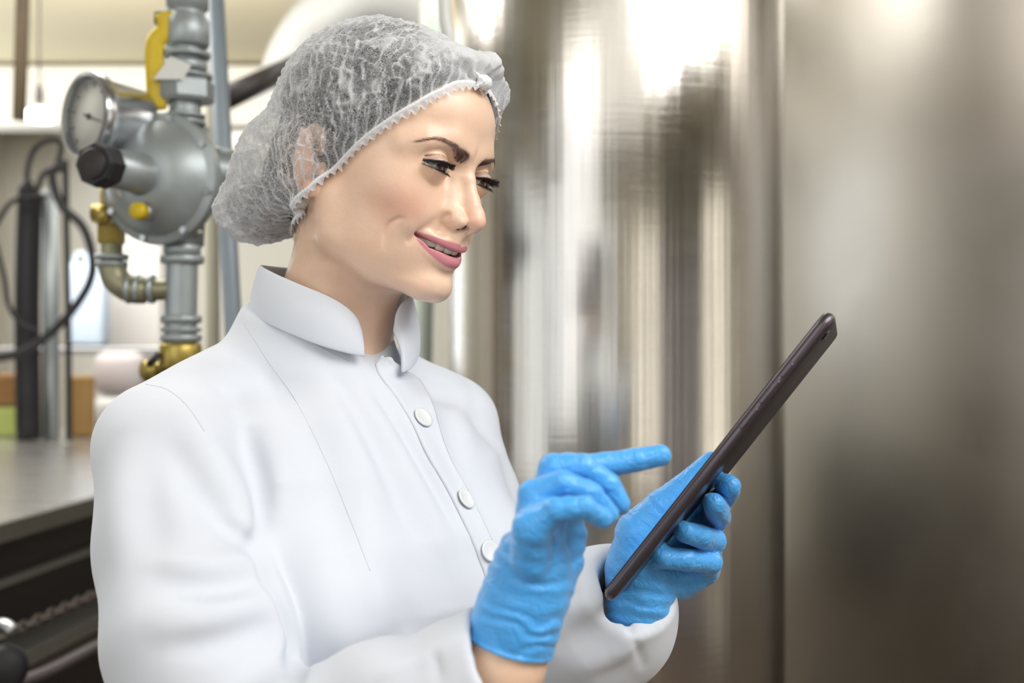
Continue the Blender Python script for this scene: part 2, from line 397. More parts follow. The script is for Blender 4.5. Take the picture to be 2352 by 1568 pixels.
def tank(cx, cy, R, z0, z1, mat, label, n=160):
    e = empty('tank', (cx, cy, 0)); tag(e, label, 'tank')
    prof = [(0.0, .05), (0.10, R * .35), (0.22, R * .9), (0.27, R), (z1 - z0 - .25, R), (z1 - z0 - .18, R * .97), (z1 - z0 - .08, R * .72), (z1 - z0, R * .15), (z1 - z0 + .01, .02)]
    o = MB().lathe(prof, (0, 0, z0), (0, 0, 1), n).build('shell', mat, e, auto=0.5); o.location = (0, 0, 0)
    for zz in (z0 + .30, z1 - .27):
        rb = MB(); rb.tube([(R * 1.002 * math.cos(a), R * 1.002 * math.sin(a), zz) for a in np.linspace(0, 2*PI, 96, endpoint=False)], .006, 8, closed=True); rb.build('weld_band', M_steel, e).location = (0, 0, 0)
    for k in range(4):
        a = PI / 4 + k * PI / 2; x, y = math.cos(a) * R * .8, math.sin(a) * R * .8
        l = MB(); l.tube([(x, y, 0.01), (x, y, z0 + .22)], .03, 16); l.lathe([(0, .055), (.02, .055), (.03, .035)], (x, y, 0), (0, 0, 1), 20); l.build('leg', M_steel, e).location = (0, 0, 0)
    m = MB(); m.lathe([(0, .16), (.05, .16), (.07, .13), (.08, .02)], (0, 0, z1 - .04), (0, 0, 1), 40); m.build('manhole_lid', M_steel, e).location = (0, 0, 0)
tank(0.175, 1.942, 0.283, 0.35, 2.75, M_tankA, 'slim polished steel tank standing behind the person, left of the large tank')
tank(2.0, 2.60, 1.37, 0.30, 2.9, M_tankB, 'large brushed steel tank filling the right of the picture')
# ================================================================== PERSON : head frame
def rot3(y, p, r):
    cz, sz, cx, sx, cy, sy = math.cos(y), math.sin(y), math.cos(p), math.sin(p), math.cos(r), math.sin(r)
    return (np.array([[cz, -sz, 0], [sz, cz, 0], [0, 0, 1]]) @ np.array([[1, 0, 0], [0, cx, -sx], [0, sx, cx]])
            @ np.array([[cy, 0, sy], [0, 1, 0], [-sy, 0, cy]]))
HR = rot3(math.radians(-121.5), math.radians(-11.5), math.radians(-4.5))
HT = np.array([-0.1115, 0.9635, CAM_Z + 0.1515])
def Hd(p): return (np.asarray(p, float) / 1000.0) @ HR.T + HT          # head millimetres -> world
def Hi(w): return ((np.asarray(w, float) - HT) @ HR) * 1000.0           # world -> head millimetres
EYE = np.array([31.8, 77.8, -0.8]); ER = 12.2
def mouth_line(s):            # s = distance from the middle, mm -> (y, z) of the parting of the lips
    return 95.8 - 0.0190 * s * s, -63.4 + 0.0078 * s * s
def lid_lines(ex):
    'heights of the lid middle line and of both lid edges across the eye (ex from the inner corner outwards)'
    u = np.clip((ex + 17.2) / 34.5, 0.0, 1.0); b = -1.6 + 2.4 * u
    return b, b + 4.7 * np.maximum(np.sin(PI * u ** 0.85), 0) ** 0.8, b - 2.7 * np.maximum(np.sin(PI * u ** 1.15), 0) ** 0.9
NOSTRIL = ((8.8, 98.6, -43.0), (6.3, 104.4, -43.5), 2.3, 2.6)
def head_sdf(p, ear=True):
    p = p.astype(np.float32); x, y, z = p[:, 0], p[:, 1], p[:, 2]; ax = np.abs(x)
    q = np.stack([ax, y, z], 1)
    d = ell(p, (0, -6, 38), (72, 90, 78))
    d = smin(d, ell(p, (0, 42, 36), (58, 52, 46)), 20)                    # forehead
    d = smin(d, ell(p, (0, 40, -26), (50, 50, 52)), 18)                   # upper jaw
    d = smin(d, ell(q, (41, 52, -24), (18, 23, 16)), 20)                  # cheek bones
    d = smin(d, ell(q, (34, 34, -4), (27, 42, 42)), 20)                   # temples
    d = smin(d, ell(q, (32, 18, -46), (27, 42, 38)), 18)
    d = smin(d, ell(q, (33, 62, -36), (19, 19, 17)), 14)                  # smiling cheeks
    d = smin(d, chain(q, [(54, 2, -40, 10), (50, 8, -68, 11), (34, 44, -86, 10), (12, 74, -93.5, 10.5)]), 18)
    d = smin(d, ell(p, (0, 44, -66), (38, 48, 28)), 20)                   # mouth mound
    d = smin(d, ell(q, (28, 40, -62), (28, 30, 30)), 16)
    d = smin(d, ell(p, (0, 78, -93.5), (17, 15.0, 12.2)), 10)                # chin
    d = smin(d, ell(p, (0, 36, -88), (30, 38, 10)), 14)                   # floor of the jaw
    # brow ridge and sockets
    d = smin(d, chain(q, [(8, 88, 16, 6.5), (24, 84.5, 21, 6.5), (43, 76.5, 17, 5), (52, 62, 12, 4)]), 14)
    d = smax(d, -ell(q, (31, 96, -1), (19, 15.5, 11)), 12)
    d = smax(d, -ell(q, (15.5, 95, 1), (6, 10, 9)), 9)
    # nose
    nose = chain(p, [(0, 86.5, 8, 6.5), (0, 92, -4, 5.8), (0, 100, -20, 6.2), (0, 106.0, -31, 7.4), (0, 107.6, -35.0, 8.2)], 3)
    nose = smin(nose, ell(q, (11.0, 97.2, -38.2), (6.0, 8.6, 6.2)), 3.6)
    nose = smin(nose, cap(q, (6, 83, -6), (9, 90, -32), 6.5, 8.5), 8)
    nose = smin(nose, cap(p, (0, 105, -41.5), (0, 96, -47), 3.6, 4.2), 4)
    d = smin(d, nose, 6.5)
    d = smax(d, -smin(cap(q, *NOSTRIL), cap(q, (7.2, 101.5, -42.5), (6.6, 99.0, -35.5), 2.9, 2.2), 1.5), 1.0)
    # eyelids : a shell on the eyeball, then the opening
    e = q - EYE.astype(np.float32); r = np.sqrt((e * e).sum(1))
    lid = np.maximum(r - (ER + 1.35), -(e[:, 1] + 4.0))
    d = smin(d, lid, 3.2)
    ex = e[:, 0]; base, up, lo = lid_lines(ex)
    ez = e[:, 2]
    al = np.maximum(np.maximum(ez - up, lo - ez), np.abs(ex) - 17.1)
    crease = np.exp(-((ez - (base + 9.4 * np.maximum(np.sin(PI * np.clip((ex + 17) / 34, 0, 1)), 0) ** 0.7)) / 0.9) ** 2) * sstep(-17, -9, ex) * sstep(18, 9, ex) * (e[:, 1] > 0)
    d = d + 1.5 * crease
    bag = np.exp(-((ez - (base - 8.5 * np.maximum(np.sin(PI * np.clip((ex + 17) / 34, 0, 1)), 0) ** 0.7)) / 1.5) ** 2) * sstep(-16, -8, ex) * sstep(17, 8, ex) * (e[:, 1] > 0)
    d = d + 0.30 * bag
    carve = np.maximum(np.maximum(al, (ER - 0.8) - r), -e[:, 1] + 1.0)
    d = smax(d, -carve, 0.7)
    # mouth
    my, mz = mouth_line(ax)
    t = np.clip(ax / 37.0, 0, 1.2); zz = z - mz; yy = y - my
    tl = np.sqrt(np.clip(1 - t * t, 0, 1))
    upl = np.stack([np.maximum(ax - 35, 0), yy + 2.2, (zz - 4.3)], 1)
    ru = 4.6 * tl ** 0.8 + 0.6
    du = np.sqrt(upl[:, 0] ** 2 + (upl[:, 1] * 0.85) ** 2 + upl[:, 2] ** 2) - ru
    rl = 5.9 * tl ** 0.75 + 0.5
    dl = np.sqrt(upl[:, 0] ** 2 + ((yy + 6.6) * 0.9) ** 2 + (zz + 7.2 * tl ** 0.6 + 0.4) ** 2) - rl
    d = smin(d, du, 3.0); d = smin(d, dl, 3.2)
    gap = 2.3 * np.sqrt(np.clip(1 - (ax / 35.5) ** 2, 0, 1))
    slot = np.maximum(np.maximum(np.abs(zz + 0.4) - gap, -(yy + 17)), ax - 35.5)
    d = smax(d, -slot, 1.4)
    d = smax(d, -ell(p, (0, 76, -62), (27, 17, 8)), 1)
    # philtrum, smile fold, dimple, mentolabial dip
    d = smin(d, ell(p, (0, 87, -51), (15, 13.5, 8.5)), 6)
    d = d + 0.7 * gauss(p, (0, 101, -53), (2.0, 8, 4.0))
    fold = chain(q, [(17.5, 93, -35, 0), (25, 88, -43, 0), (33, 81, -52, 0), (38, 76, -62, 0)])
    d = d + 1.5 * np.exp(-(fold / 2.6) ** 2)
    d = d - 1.4 * np.exp(-((chain(q, [(22, 92, -30, 0), (32, 86, -40, 0), (41, 77, -50, 0)])) / 7.0) ** 2)
    sq = np.float32([1, 0.3, 1]); dim = chain(q * sq, [(50.1, 20.8, -46.2, 0), (51.1, 19.8, -49.7, 0), (51.4, 18.9, -54.3, 0), (50.9, 18.6, -59.6, 0), (49.8, 18.5, -66.4, 0), (48.5, 18.3, -73, 0)])
    d = d + 1.7 * np.exp(-(dim / 1.8) ** 2) * sstep(-78, -58, z) - 1.3 * gauss(q, (45, 70, -50), (5.5, 10, 8))
    d = d + 0.8 * gauss(q, (33.5, 80, -56.5), (2.5, 5, 3))
    d = d + 0.9 * gauss(p, (0, 97, -81), (14, 9, 3.8))
    d = d + 0.4 * gauss(q, (9.3, 90, 18), (4, 8, 6))
    if not ear: return d
    ed = ellr(q, (68, -22, -15), (4.4, 16, 26), rot3(math.radians(-22), math.radians(8), math.radians(6)).T)
    ed = smax(ed, -ell(q, (74, -19, -13), (6, 9.5, 16)), 3)
    ed = smin(ed, ell(q, (66.5, -9, -37), (3.4, 5.5, 6.5)), 6)
    ed = smin(ed, ell(q, (65, -4, -20), (3.5, 4, 6)), 6)
    d = smin(d, ed, 4)
    return d
NECK_T = Hi([-0.150, 0.985, CAM_Z + 0.06]); NECK_M = Hi([-0.1505, 0.985, CAM_Z + 0.03]); NECK_B = Hi([-0.158, 0.985, CAM_Z - 0.06])
def neck_sdf(p):
    a = cap(p, (0, -16, -34), NECK_M, 47, 45.5); b = cap(p, NECK_M, NECK_B, 45.5, 56)
    d = smin(a, b, 20)
    return d
def skin_head(p):
    d = smin(head_sdf(p), neck_sdf(p), 22)
    return d
HV, HF = sdf_mesh(skin_head, (-84, -104, -215), (84, 124, 124), 1.35 if FAST else 0.95)
def head_tint(V):
    'pigment of the skin: lips, blush, lids (stays with the skin whatever the light), and painted nostril shade'
    x, y, z = V.T; ax = np.abs(x); q = np.stack([ax, y, z], 1); n = len(V)
    skin = np.array(lin((0.94, 0.80, 0.695))); c = np.tile(skin, (n, 1))
    def mixc(c, col, w): return c * (1 - w[:, None]) + np.array(lin(col)) * w[:, None]
    c = mixc(c, (0.90, 0.62, 0.54), 0.55 * gauss(q, (46, 62, -34), (13, 22, 11)))
    c = mixc(c, (0.90, 0.62, 0.54), 0.35 * gauss(q, (0, 112, -36), (12, 9, 8)))
    c = mixc(c, (0.88, 0.60, 0.50), 0.5 * sstep(66, 74, ax) * sstep(20, 8, y))
    c = mixc(c, (0.88, 0.72, 0.55), 0.4 * gauss(q, (31, 84, -2), (17, 12, 9)))
    my, mz = mouth_line(ax); zz = z - mz; t = np.clip(ax / 36.5, 0, 1)
    hu = 7.6 * np.clip(1 - t ** 2.4, 0, 1) - 1.3 * np.exp(-(ax / 2.6) ** 2); hl = 12.2 * np.clip(1 - t ** 2.2, 0, 1) ** 0.8
    lip = sstep(1.0, -0.8, np.where(zz > 0, zz - hu, -zz - hl)) * (ax < 36.5) * (y > my - 16)
    c = mixc(c, (0.83, 0.53, 0.57), lip)
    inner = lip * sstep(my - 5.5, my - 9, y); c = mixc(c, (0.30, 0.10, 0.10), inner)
    e = q - EYE; r = np.sqrt((e * e).sum(1)); ex, ez = e[:, 0], e[:, 2]; base, up, lo = lid_lines(ex)
    near = (r < ER + 3) & (e[:, 1] > 0)
    sh = near * sstep(up - 1, up + 0.5, ez) * sstep(up + 5.5, up + 3.5, ez) * (np.abs(ex) < 17)
    c = mixc(c, (0.72, 0.60, 0.58), 0.8 * sh)
    ln = near * (sstep(up + 2.0, up + 1.0, ez) * sstep(up - 1.5, up - 0.6, ez)) * (np.abs(ex) < 17)
    c = mixc(c, (0.07, 0.05, 0.06), ln)
    ll = near * (sstep(lo + 1.5, lo + 0.3, ez) * sstep(lo - 1.1, lo - 0.3, ez)) * (np.abs(ex) < 17)
    c = mixc(c, (0.28, 0.17, 0.15), 0.75 * ll)
    tear = near * gauss(e, (-17, 8, -1.6), (1.2, 5, 1.0)); c = mixc(c, (0.75, 0.42, 0.38), 0.7 * tear)
    # brow pigment beneath the hairs
    bt = chain(q * np.float32([1, 0.4, 1]), [(10, 37, 10.5, 0), (19, 36, 14.5, 0), (32, 33.5, 20, 0), (44, 30, 19.5, 0), (53, 26, 14, 0)])
    w = np.interp(ax, [10, 18, 30, 42, 54], [4.2, 4.0, 2.6, 1.7, 0.6])
    c = mixc(c, (0.42, 0.28, 0.26), 0.36 * sstep(w + 1.0, w - 1.4, bt) * (ax > 8) * (ax < 55) * (z > 8))
    nz = np.maximum(sstep(0.35, -0.25, cap(q.astype(np.float32), *NOSTRIL)), sstep(0.6, 0.2, cap(q.astype(np.float32), (7.2, 101.5, -42.5), (6.6, 99.0, -35.5), 2.9, 2.2)) * (z > -43.5) * (z < -34)); c = mixc(c, (0.32, 0.13, 0.10), 0.9 * nz)  # dark of the nostril cavity put into the skin colour
    return c
def skin_material():
    t = NT('skin'); c = t.coord()
    a = t.new('ShaderNodeVertexColor', layer_name='tint').outputs[0]
    v = t.noise(60, 4, vec=c); mott = t.ramp(v, [(0.3, (0.95, 0.94, 0.93)), (0.7, (1, 1, 1))])
    col = t.mix(1.0, a, mott, 'MULTIPLY')
    pores = t.noise(1400, 3, 0.6, vec=c); fine = t.noise(300, 4, vec=c)
    h = t.math('ADD', t.math('MULTIPLY', pores, 0.5), fine)
    t.set(Base_Color=col, Roughness=0.35, Subsurface_Weight=0.22, Subsurface_Scale=0.006, Normal=t.bump(h, 0.3, 0.0007))
    t.b.inputs['Subsurface Radius'].default_value = (1.0, 0.35, 0.2)
    t.b.inputs['Specular IOR Level'].default_value = 0.5
    t.b.inputs['Coat Weight'].default_value = 0.22; t.b.inputs['Coat Roughness'].default_value = 0.33
    return t.m
M_skin = skin_material()
person = mesh_from('person', Hd(HV), HF, M_skin)
set_col(person, head_tint(HV))
tag(person, 'smiling person in white lab coat, hairnet and blue gloves, looking down at a tablet', 'person')
HBVH = None
from mathutils.bvhtree import BVHTree
HBVH = BVHTree.FromPolygons([Vector(v) for v in HV], [tuple(f) for f in HF.tolist()])
# ---- eyes
def eye_material():
    t = NT('eye'); c = t.coord('Object')
    sx = t.new('ShaderNodeSeparateXYZ', Vector=c)
    r = t.math('SQRT', t.math('ADD', t.math('MULTIPLY', sx.outputs[0], sx.outputs[0]), t.math('MULTIPLY', sx.outputs[2], sx.outputs[2])))
    front = t.math('GREATER_THAN', sx.outputs[1], 0.0)
    rr = t.math('DIVIDE', r, 0.0074)
    iris = t.ramp(rr, [(0.0, (0.004, 0.003, 0.003)), (0.36, (0.004, 0.003, 0.003)), (0.42, (0.10, 0.035, 0.012)), (0.8, (0.07, 0.025, 0.012)), (0.97, (0.012, 0.006, 0.004)), (1.0, (0.62, 0.56, 0.54))])
    n = t.noise(700, 3, vec=c)
    sc = t.mix(t.math('MULTIPLY', n, 0.15), (0.42, 0.38, 0.37, 1), (0.4, 0.24, 0.21, 1))  # sclera colour darkened to hold the shade of the lashes
    m = t.math('MULTIPLY', t.math('LESS_THAN', rr, 1.0), front)
    t.set(Base_Color=t.mix(m, sc, iris), Roughness=0.25)
    t.b.inputs['Coat Weight'].default_value = 1.0; t.b.inputs['Coat Roughness'].default_value = 0.02
    return t.m
M_eye = eye_material()
gaze = np.array([0.14, 1.0, -0.30])
for s in (1, -1):
    g = HR @ (gaze / np.linalg.norm(gaze)); R = Vector(g).to_track_quat('Y', 'Z').to_matrix()
    bm = bmesh.new(); bmesh.ops.create_uvsphere(bm, u_segments=48, v_segments=32, radius=ER / 1000)
    bmesh.ops.rotate(bm, verts=bm.verts, matrix=Matrix.Rotation(-PI/2, 3, 'X'))
    for v in bm.verts:
        rr = math.hypot(v.co.x, v.co.z)
        if v.co.y > 0 and rr < 0.0076: v.co.y += 0.0011 * (1 - (rr / 0.0076) ** 2)
    me = bpy.data.meshes.new('eyeball'); bm.to_mesh(me); bm.free()
    o = link('eyeball', me, M_eye, person); c = EYE.copy(); c[0] *= s
    o.location = Hd(c); o.rotation_euler = R.to_euler()
    o['label'] = 'brown eye with sclera darkened for lash shade'
# ---- teeth
M_teeth = NT('tooth'); M_teeth.set(Base_Color=rgb(246, 238, 220), Roughness=0.22, Subsurface_Weight=0.1, Subsurface_Scale=0.002); M_teeth = M_teeth.m
mb = MB(); xs = [4.2, 11.6, 18.2, 23.6, 27.6]; wd = [4.25, 3.4, 3.5, 2.9, 2.6]
for s in (-1, 1):
    for xc, w in zip(xs, wd):
        yl, zl = mouth_line(xc); yl = yl - 6.2 - 0.006 * xc * xc; sl = -2 * 0.0215 * xc * 0.9
        bm = bmesh.new(); bmesh.ops.create_uvsphere(bm, u_segments=20, v_segments=14, radius=1)
        vs = []
        for v in bm.verts:
            X, Y, Z = v.co; k = 0.55
            X = math.copysign(abs(X) ** k, X); Z = math.copysign(abs(Z) ** k, Z); Y = math.copysign(abs(Y) ** 0.8, Y)
            px = X * w * 1.0; pz = Z * 5.0
            vs.append((s * (xc + px), yl + Y * 2.6 + sl * px, zl + 3.1 + pz))
        mb.add([Hd(v) for v in vs], [[v.index for v in f.verts] for f in bm.faces]); bm.free()
o = mb.build('teeth', M_teeth, person); o.location = (0, 0, 0)
# ---- hairs : brows and lashes
M_lash = simple('lash_hair', (0.012, 0.009, 0.011, 1), 0.5)
M_brow = simple('brow_hair', (0.16, 0.085, 0.075, 1), 0.6)
def hairs(name, roots, mat, thick, label=None):
    'roots: list of polylines in head mm'
    V = []; Fc = []
    for pl in roots:
        pl = np.array(pl, float); n = len(pl); th = np.linspace(thick, thick * 0.12, n)
        vs, fs = tube_geo(pl, th, 4, cap=False); b = len(V); V += [tuple(v) for v in vs]; Fc += [tuple(i + b for i in f) for f in fs]
    o = mesh_from(name, Hd(np.array(V)), Fc, mat, person)
    if label: o['label'] = label
    return o
rng = random.Random(7)
def on_skin(p, lift=0.0, d=(0, -1, 0)):
    h = HBVH.ray_cast(Vector((p[0], 130, p[2])), Vector((0, -1, 0)))
    return np.array(h[0]) + np.array(h[1]) * lift if h[0] is not None else np.array(p, float)
for s in (1, -1):
    br = []
    path = catmull([(9.5, 0, 10), (19, 0, 14.5), (32, 0, 19.5), (44, 0, 19.5), (54, 0, 13.5)], 60)
    for k in range(620):
        t = rng.random() ** 1.25; i = t * 59; p = path[int(i)]
        w = np.interp(t, [0, 0.15, 0.45, 0.75, 1], [3.7, 3.9, 2.2, 1.2, 0.4]); off = rng.uniform(-1, 1) * w
        if rng.random() > np.interp(t, [0, .5, 1], [1, .75, .4]): continue
        x = s * (p[0] + rng.uniform(-.8, .8)); z = p[2] + off
        r = on_skin((x, 0, z), -0.2)
        # hairs sweep up near the nose, outwards and down along the tail
        ang = np.interp(t, [0, 0.2, 0.5, 1.0], [1.15, 0.65, 0.15, -0.45]) + rng.uniform(-.25, .25) - off * 0.07
        L = np.interp(t, [0, .4, 1], [6.5, 6, 3.5]) * rng.uniform(.7, 1.1)
        dx, dz = s * math.cos(ang), math.sin(ang)
        m = on_skin((r[0] + dx * L * .5, 0, r[2] + dz * L * .5), 0.7); e = on_skin((r[0] + dx * L, 0, r[2] + dz * L * 0.92), 0.35)
        br.append([r, m, e])
    hairs('eyebrow', br, M_brow, 0.085, 'dark brown arched eyebrow')
    la = []
    def lid_pt(u, upper):
        ex = -14.4 + 30.0 * u; ez = float(lid_lines(ex)[1 if upper else 2])
        ez += 0.1 if upper else -0.1
        ey = math.sqrt(max((ER + 1.2) ** 2 - ex * ex - ez * ez, 10))
        return np.array([ex, ey, ez])
    for k in range(230):
        u = 0.10 + 0.88 * (k + rng.random()) / 230; b = lid_pt(u, True)
        L = np.interp(u, [0.1, 0.4, 0.8, 1], [4.5, 7.5, 8.2, 6]) * rng.uniform(.8, 1.08)
        cl = rng.uniform(0.0, 1.15)
        out = np.array([(u - 0.42) * 1.0 + rng.uniform(-.12, .12), 1.0, -0.25]); out /= np.linalg.norm(out)
        upv = np.array([0.0, 0.1, 1.0])
        pl = [b + out * L * t + upv * L * (0.55 * cl * t * t - (0.30 - 0.16 * cl) * t) for t in (0, .3, .6, .85, 1)]
        la.append([(EYE + q) * np.array([s, 1, 1]) for q in pl])
    for k in range(34):
        u = 0.2 + 0.76 * (k + rng.random()) / 34; b = lid_pt(u, False)
        L = 4.2 * rng.uniform(.7, 1.1); out = np.array([(u - 0.45) * 0.9 + rng.uniform(-.15, .15), 0.9, -0.5]); out /= np.linalg.norm(out)
        pl = [b + out * L * t + np.array([0, 0, -1.0]) * L * 0.2 * t * t for t in (0, .4, .75, 1)]
        la.append([(EYE + q) * np.array([s, 1, 1]) for q in pl])
    hairs('eyelashes', la, M_lash, 0.19, 'long black eyelashes')
# ================================================================== HAIR and HAIRNET
BRIM = [(-170, -112), (-110, -108), (-84, -96), (-72, -80), (-62, -70), (-45, -62), (-25, -52), (-8, -37), (1, -24), (19, -7), (33, 7), (51, 24), (68, 42), (78, 57), (81, 67), (84, 73), (100, 84), (125, 98)]
BY, BZ = np.array(BRIM, float).T
def brim_side(V): # > 0 above the brim
    return V[..., 2] - np.interp(V[..., 1], BY, BZ)
BUN = Hi(P(590, 488, 1.03))
def hair_sdf(p):
    d = ell(p, (0, -8, 40), (76, 92, 75.5))
    d = smin(d, ell(p, (0, 36, 47), (62, 53, 44)), 14)
    d = np.minimum(d, head_sdf(p, False) - 1.4)
    d = smin(d, ell(p, (0, -62, -22), (52, 48, 46)), 22)
    d = smin(d, ell(p, BUN + np.array([0, 6, 3]), (38, 26, 25)), 18)
    q = np.stack([np.abs(p[:, 0]), p[:, 1], p[:, 2]], 1)
    d = smax(d, -ell(q, (74, -22, -14), (16, 24, 30)), 6)
    return d
def skin_noear(p):
    q = np.stack([np.abs(p[:, 0]), p[:, 1], p[:, 2]], 1)
    return smin(smin(head_sdf(p, False), neck_sdf(p), 13), ell(q, (61, -18, -38), (8, 18, 16)), 8)
def capshape(p):
    d = ell(p, (0, -8, 40), (80, 96, 79))
    d = smin(d, ell(p, (0, 44, 54), (69, 54, 47)), 16)
    d = smin(d, ell(p, (0, -62, -14), (64, 52, 56)), 34)
    d = smin(d, ell(p, BUN, (44, 28, 29)), 24)
    d = smin(d, ell(p, (20, -16, -12), (61, 46, 42)), 16)
    q = np.stack([np.abs(p[:, 0]), p[:, 1], p[:, 2]], 1); d = smin(d, ell(q, (62, -22, -14), (16, 24, 30)), 10)
    d = smin(d, ell(p, Hi(P(640, 390, 1.0)), (42, 34, 44)), 24)
    d = smin(d, ell(p, (-30, 82, 70), (26, 20, 17)), 7)
    d = smin(d, ell(p, (-12, 80, 90), (16, 13, 11)), 6)
    d = smin(d, ell(p, (16, 74, 84), (26, 13, 13)), 9)
    sk = skin_noear(p) - 2.6                       # the brim hugs the skin
    b = brim_side(p)
    w = sstep(16, 1, b) * sstep(-78, -60, p[:, 1])
    return d * (1 - w) + smin(d, sk, 6) * 0 + np.where(w > 0, w * sk, 0)
CV, CF = sdf_mesh(lambda p: capshape(p), (-110, -180, -118), (110, 130, 145), 1.9 if FAST else 1.3)
# loops of the elastic brim
def ray_out(f, c, d, r0=20.0, r1=150.0):
    lo, hi = r0, r1
    for _ in range(40):
        m = (lo + hi) / 2
        if f((c + d * m)[None, :].astype(np.float32))[0] < 0: lo = m
        else: hi = m
    return c + d * lo
def brim_loop(off, n=720):
    'closed curve of the brim shifted off mm up from the seam'
    out = []
    for k in range(n):
        th = 2 * PI * k / n; c0 = np.array([0, -8.0, 0.0]); 
        dx, dy = math.sin(th), math.cos(th); r = 60.0
        for _ in range(14):
            y = c0[1] + dy * r; z = float(np.interp(y, BY, BZ)) + off
            lo, hi = 15.0, 150.0
            for _ in range(22):
                m = (lo + hi) / 2; yy = c0[1] + dy * m; zz = float(np.interp(yy, BY, BZ)) + off
                if skin_noear(np.array([[dx * m, yy, zz]], np.float32))[0] < 2.8: lo = m
                else: hi = m
            r = lo; break
        yy = c0[1] + dy * r; out.append((dx * r, yy, float(np.interp(yy, BY, BZ)) + off))
    p = np.array(out)
    for _ in range(3): p = (np.roll(p, 1, 0) + 2 * p + np.roll(p, -1, 0)) / 4
    return p
LOOP = brim_loop(0.0)
KNOT = np.array([2.0, 88.5, 75.0])
# cut the cap at the brim
keepv = brim_side(CV) > -0.8
kf = keepv[CF].all(1); CF = CF[kf]
used = np.unique(CF); remap = np.full(len(CV), -1); remap[used] = np.arange(len(used)); CV = CV[used]; CF = remap[CF]
# keep the outer skin only
CN = vnormals(CV, CF)
def pleats(V):
    'gathers running up from the elastic, ripples over the crown and creases that meet at the front knot'
    b = brim_side(V); a = np.arctan2(V[:, 0], V[:, 1] + 8)
    warp = 0.16 * vnoise(V / 26.0, 3) + 0.05 * vnoise(V / 9.0, 4)
    L = 74; g = np.sin((a + warp * 0.35) * L / 2) * 0.6 + 0.5 * np.sin((a + warp * 0.6) * 61 + 1.3)
    near = np.exp(-np.maximum(b - 2, 0) / 17.0) * sstep(-1, 4, b)
    d = near * g * 1.15
    # cross ripples in rows, as in crimped fleece
    t = V @ np.array([0.25, 0.93, 0.28]); s = V @ np.array([-0.1, -0.25, 0.95])
    wob = 3.6 * vnoise(V / 11.0, 8) + 6.5 * vnoise(V / 30.0, 9)
    rip = np.abs(np.sin((t * 0.95 + wob + 0.25 * s) * 0.40)) ** 1.5
    rip2 = 1 - np.abs(vnoise(V * np.array([1 / 9.0, 1 / 6.0, 1 / 13.0]) + 0.6 * vnoise(V / 7.0, 5)[:, None], 11)) * 1.8
    mid = sstep(8, 26, b)
    d += mid * (1.3 * (1 - rip) + 1.0 * np.clip(rip2, 0, 1) ** 2)
    d += 2.4 * vnoise(V / 24.0, 21) * sstep(5, 22, b) + 0.9 * vnoise(V / 8.0, 22) * sstep(3, 12, b)
    # back bag: loose deep folds
    bag = gauss(V, BUN, (52, 46, 44)); fl = 1 - np.abs(vnoise(np.stack([V[:, 0] / 34, V[:, 1] / 26 + V[:, 2] / 60, V[:, 2] / 9 - V[:, 1] / 20], 1) , 31)) * 2.2
    d += bag * (3.4 * np.clip(fl, -.2, 1) - 1.0)
    # knot creases
    k = V - KNOT; r = np.sqrt((k * k).sum(1)); ka = np.arctan2(k[:, 0] + 0.3 * k[:, 1], k[:, 2] * 0.8 - k[:, 1] * 0.5)
    cr = np.sin(ka * 9 + 1.5 * vnoise(V / 14, 41)); d += np.exp(-(r / 26) ** 2) * cr * 2.2 * sstep(3, 10, r) * sstep(2, 7, b)
    d += 1.5 * np.exp(-((r - 4) / 5.0) ** 2)
    return d
PD = pleats(CV)
def ridge_lines(V):
    'thin standing creases of the crimped fleece, 0..1'
    b = brim_side(V); a = np.arctan2(V[:, 0], V[:, 1] + 8)
    q = V + 5.0 * np.stack([vnoise(V / 17.0, 61), vnoise(V / 17.0, 62), vnoise(V / 17.0, 63)], 1) + 2.0 * np.stack([vnoise(V / 6.0, 64), vnoise(V / 6.0, 65), vnoise(V / 6.0, 66)], 1)
    t = q @ np.array([0.1, 0.97, 0.22])
    r1 = np.clip(1 - np.abs(np.sin(t * PI / 9.0)) * 3.2, 0, 1) * np.clip(vnoise(V / 8.0, 67) + 0.55, 0, 1)
    r2 = np.clip(1 - np.abs(vnoise(np.stack([q[:, 0] / 20, q[:, 1] / 13, q[:, 2] / 9], 1), 68)) * 7, 0, 1) * np.clip(vnoise(V / 12.0, 69) + 0.5, 0, 1)
    r3 = np.clip(1 - np.abs(np.sin(a * 31 + 1.6 * vnoise(V / 15.0, 70))) * 2.2, 0, 1) * np.exp(-np.maximum(b, 0) / 26.0)
    return np.clip(sstep(6, 20, b) * (r1 + 0.8 * r2) + r3, 0, 1)
RID = ridge_lines(CV); PD = PD + 0.9 * RID
CV2 = CV + CN * PD[:, None]
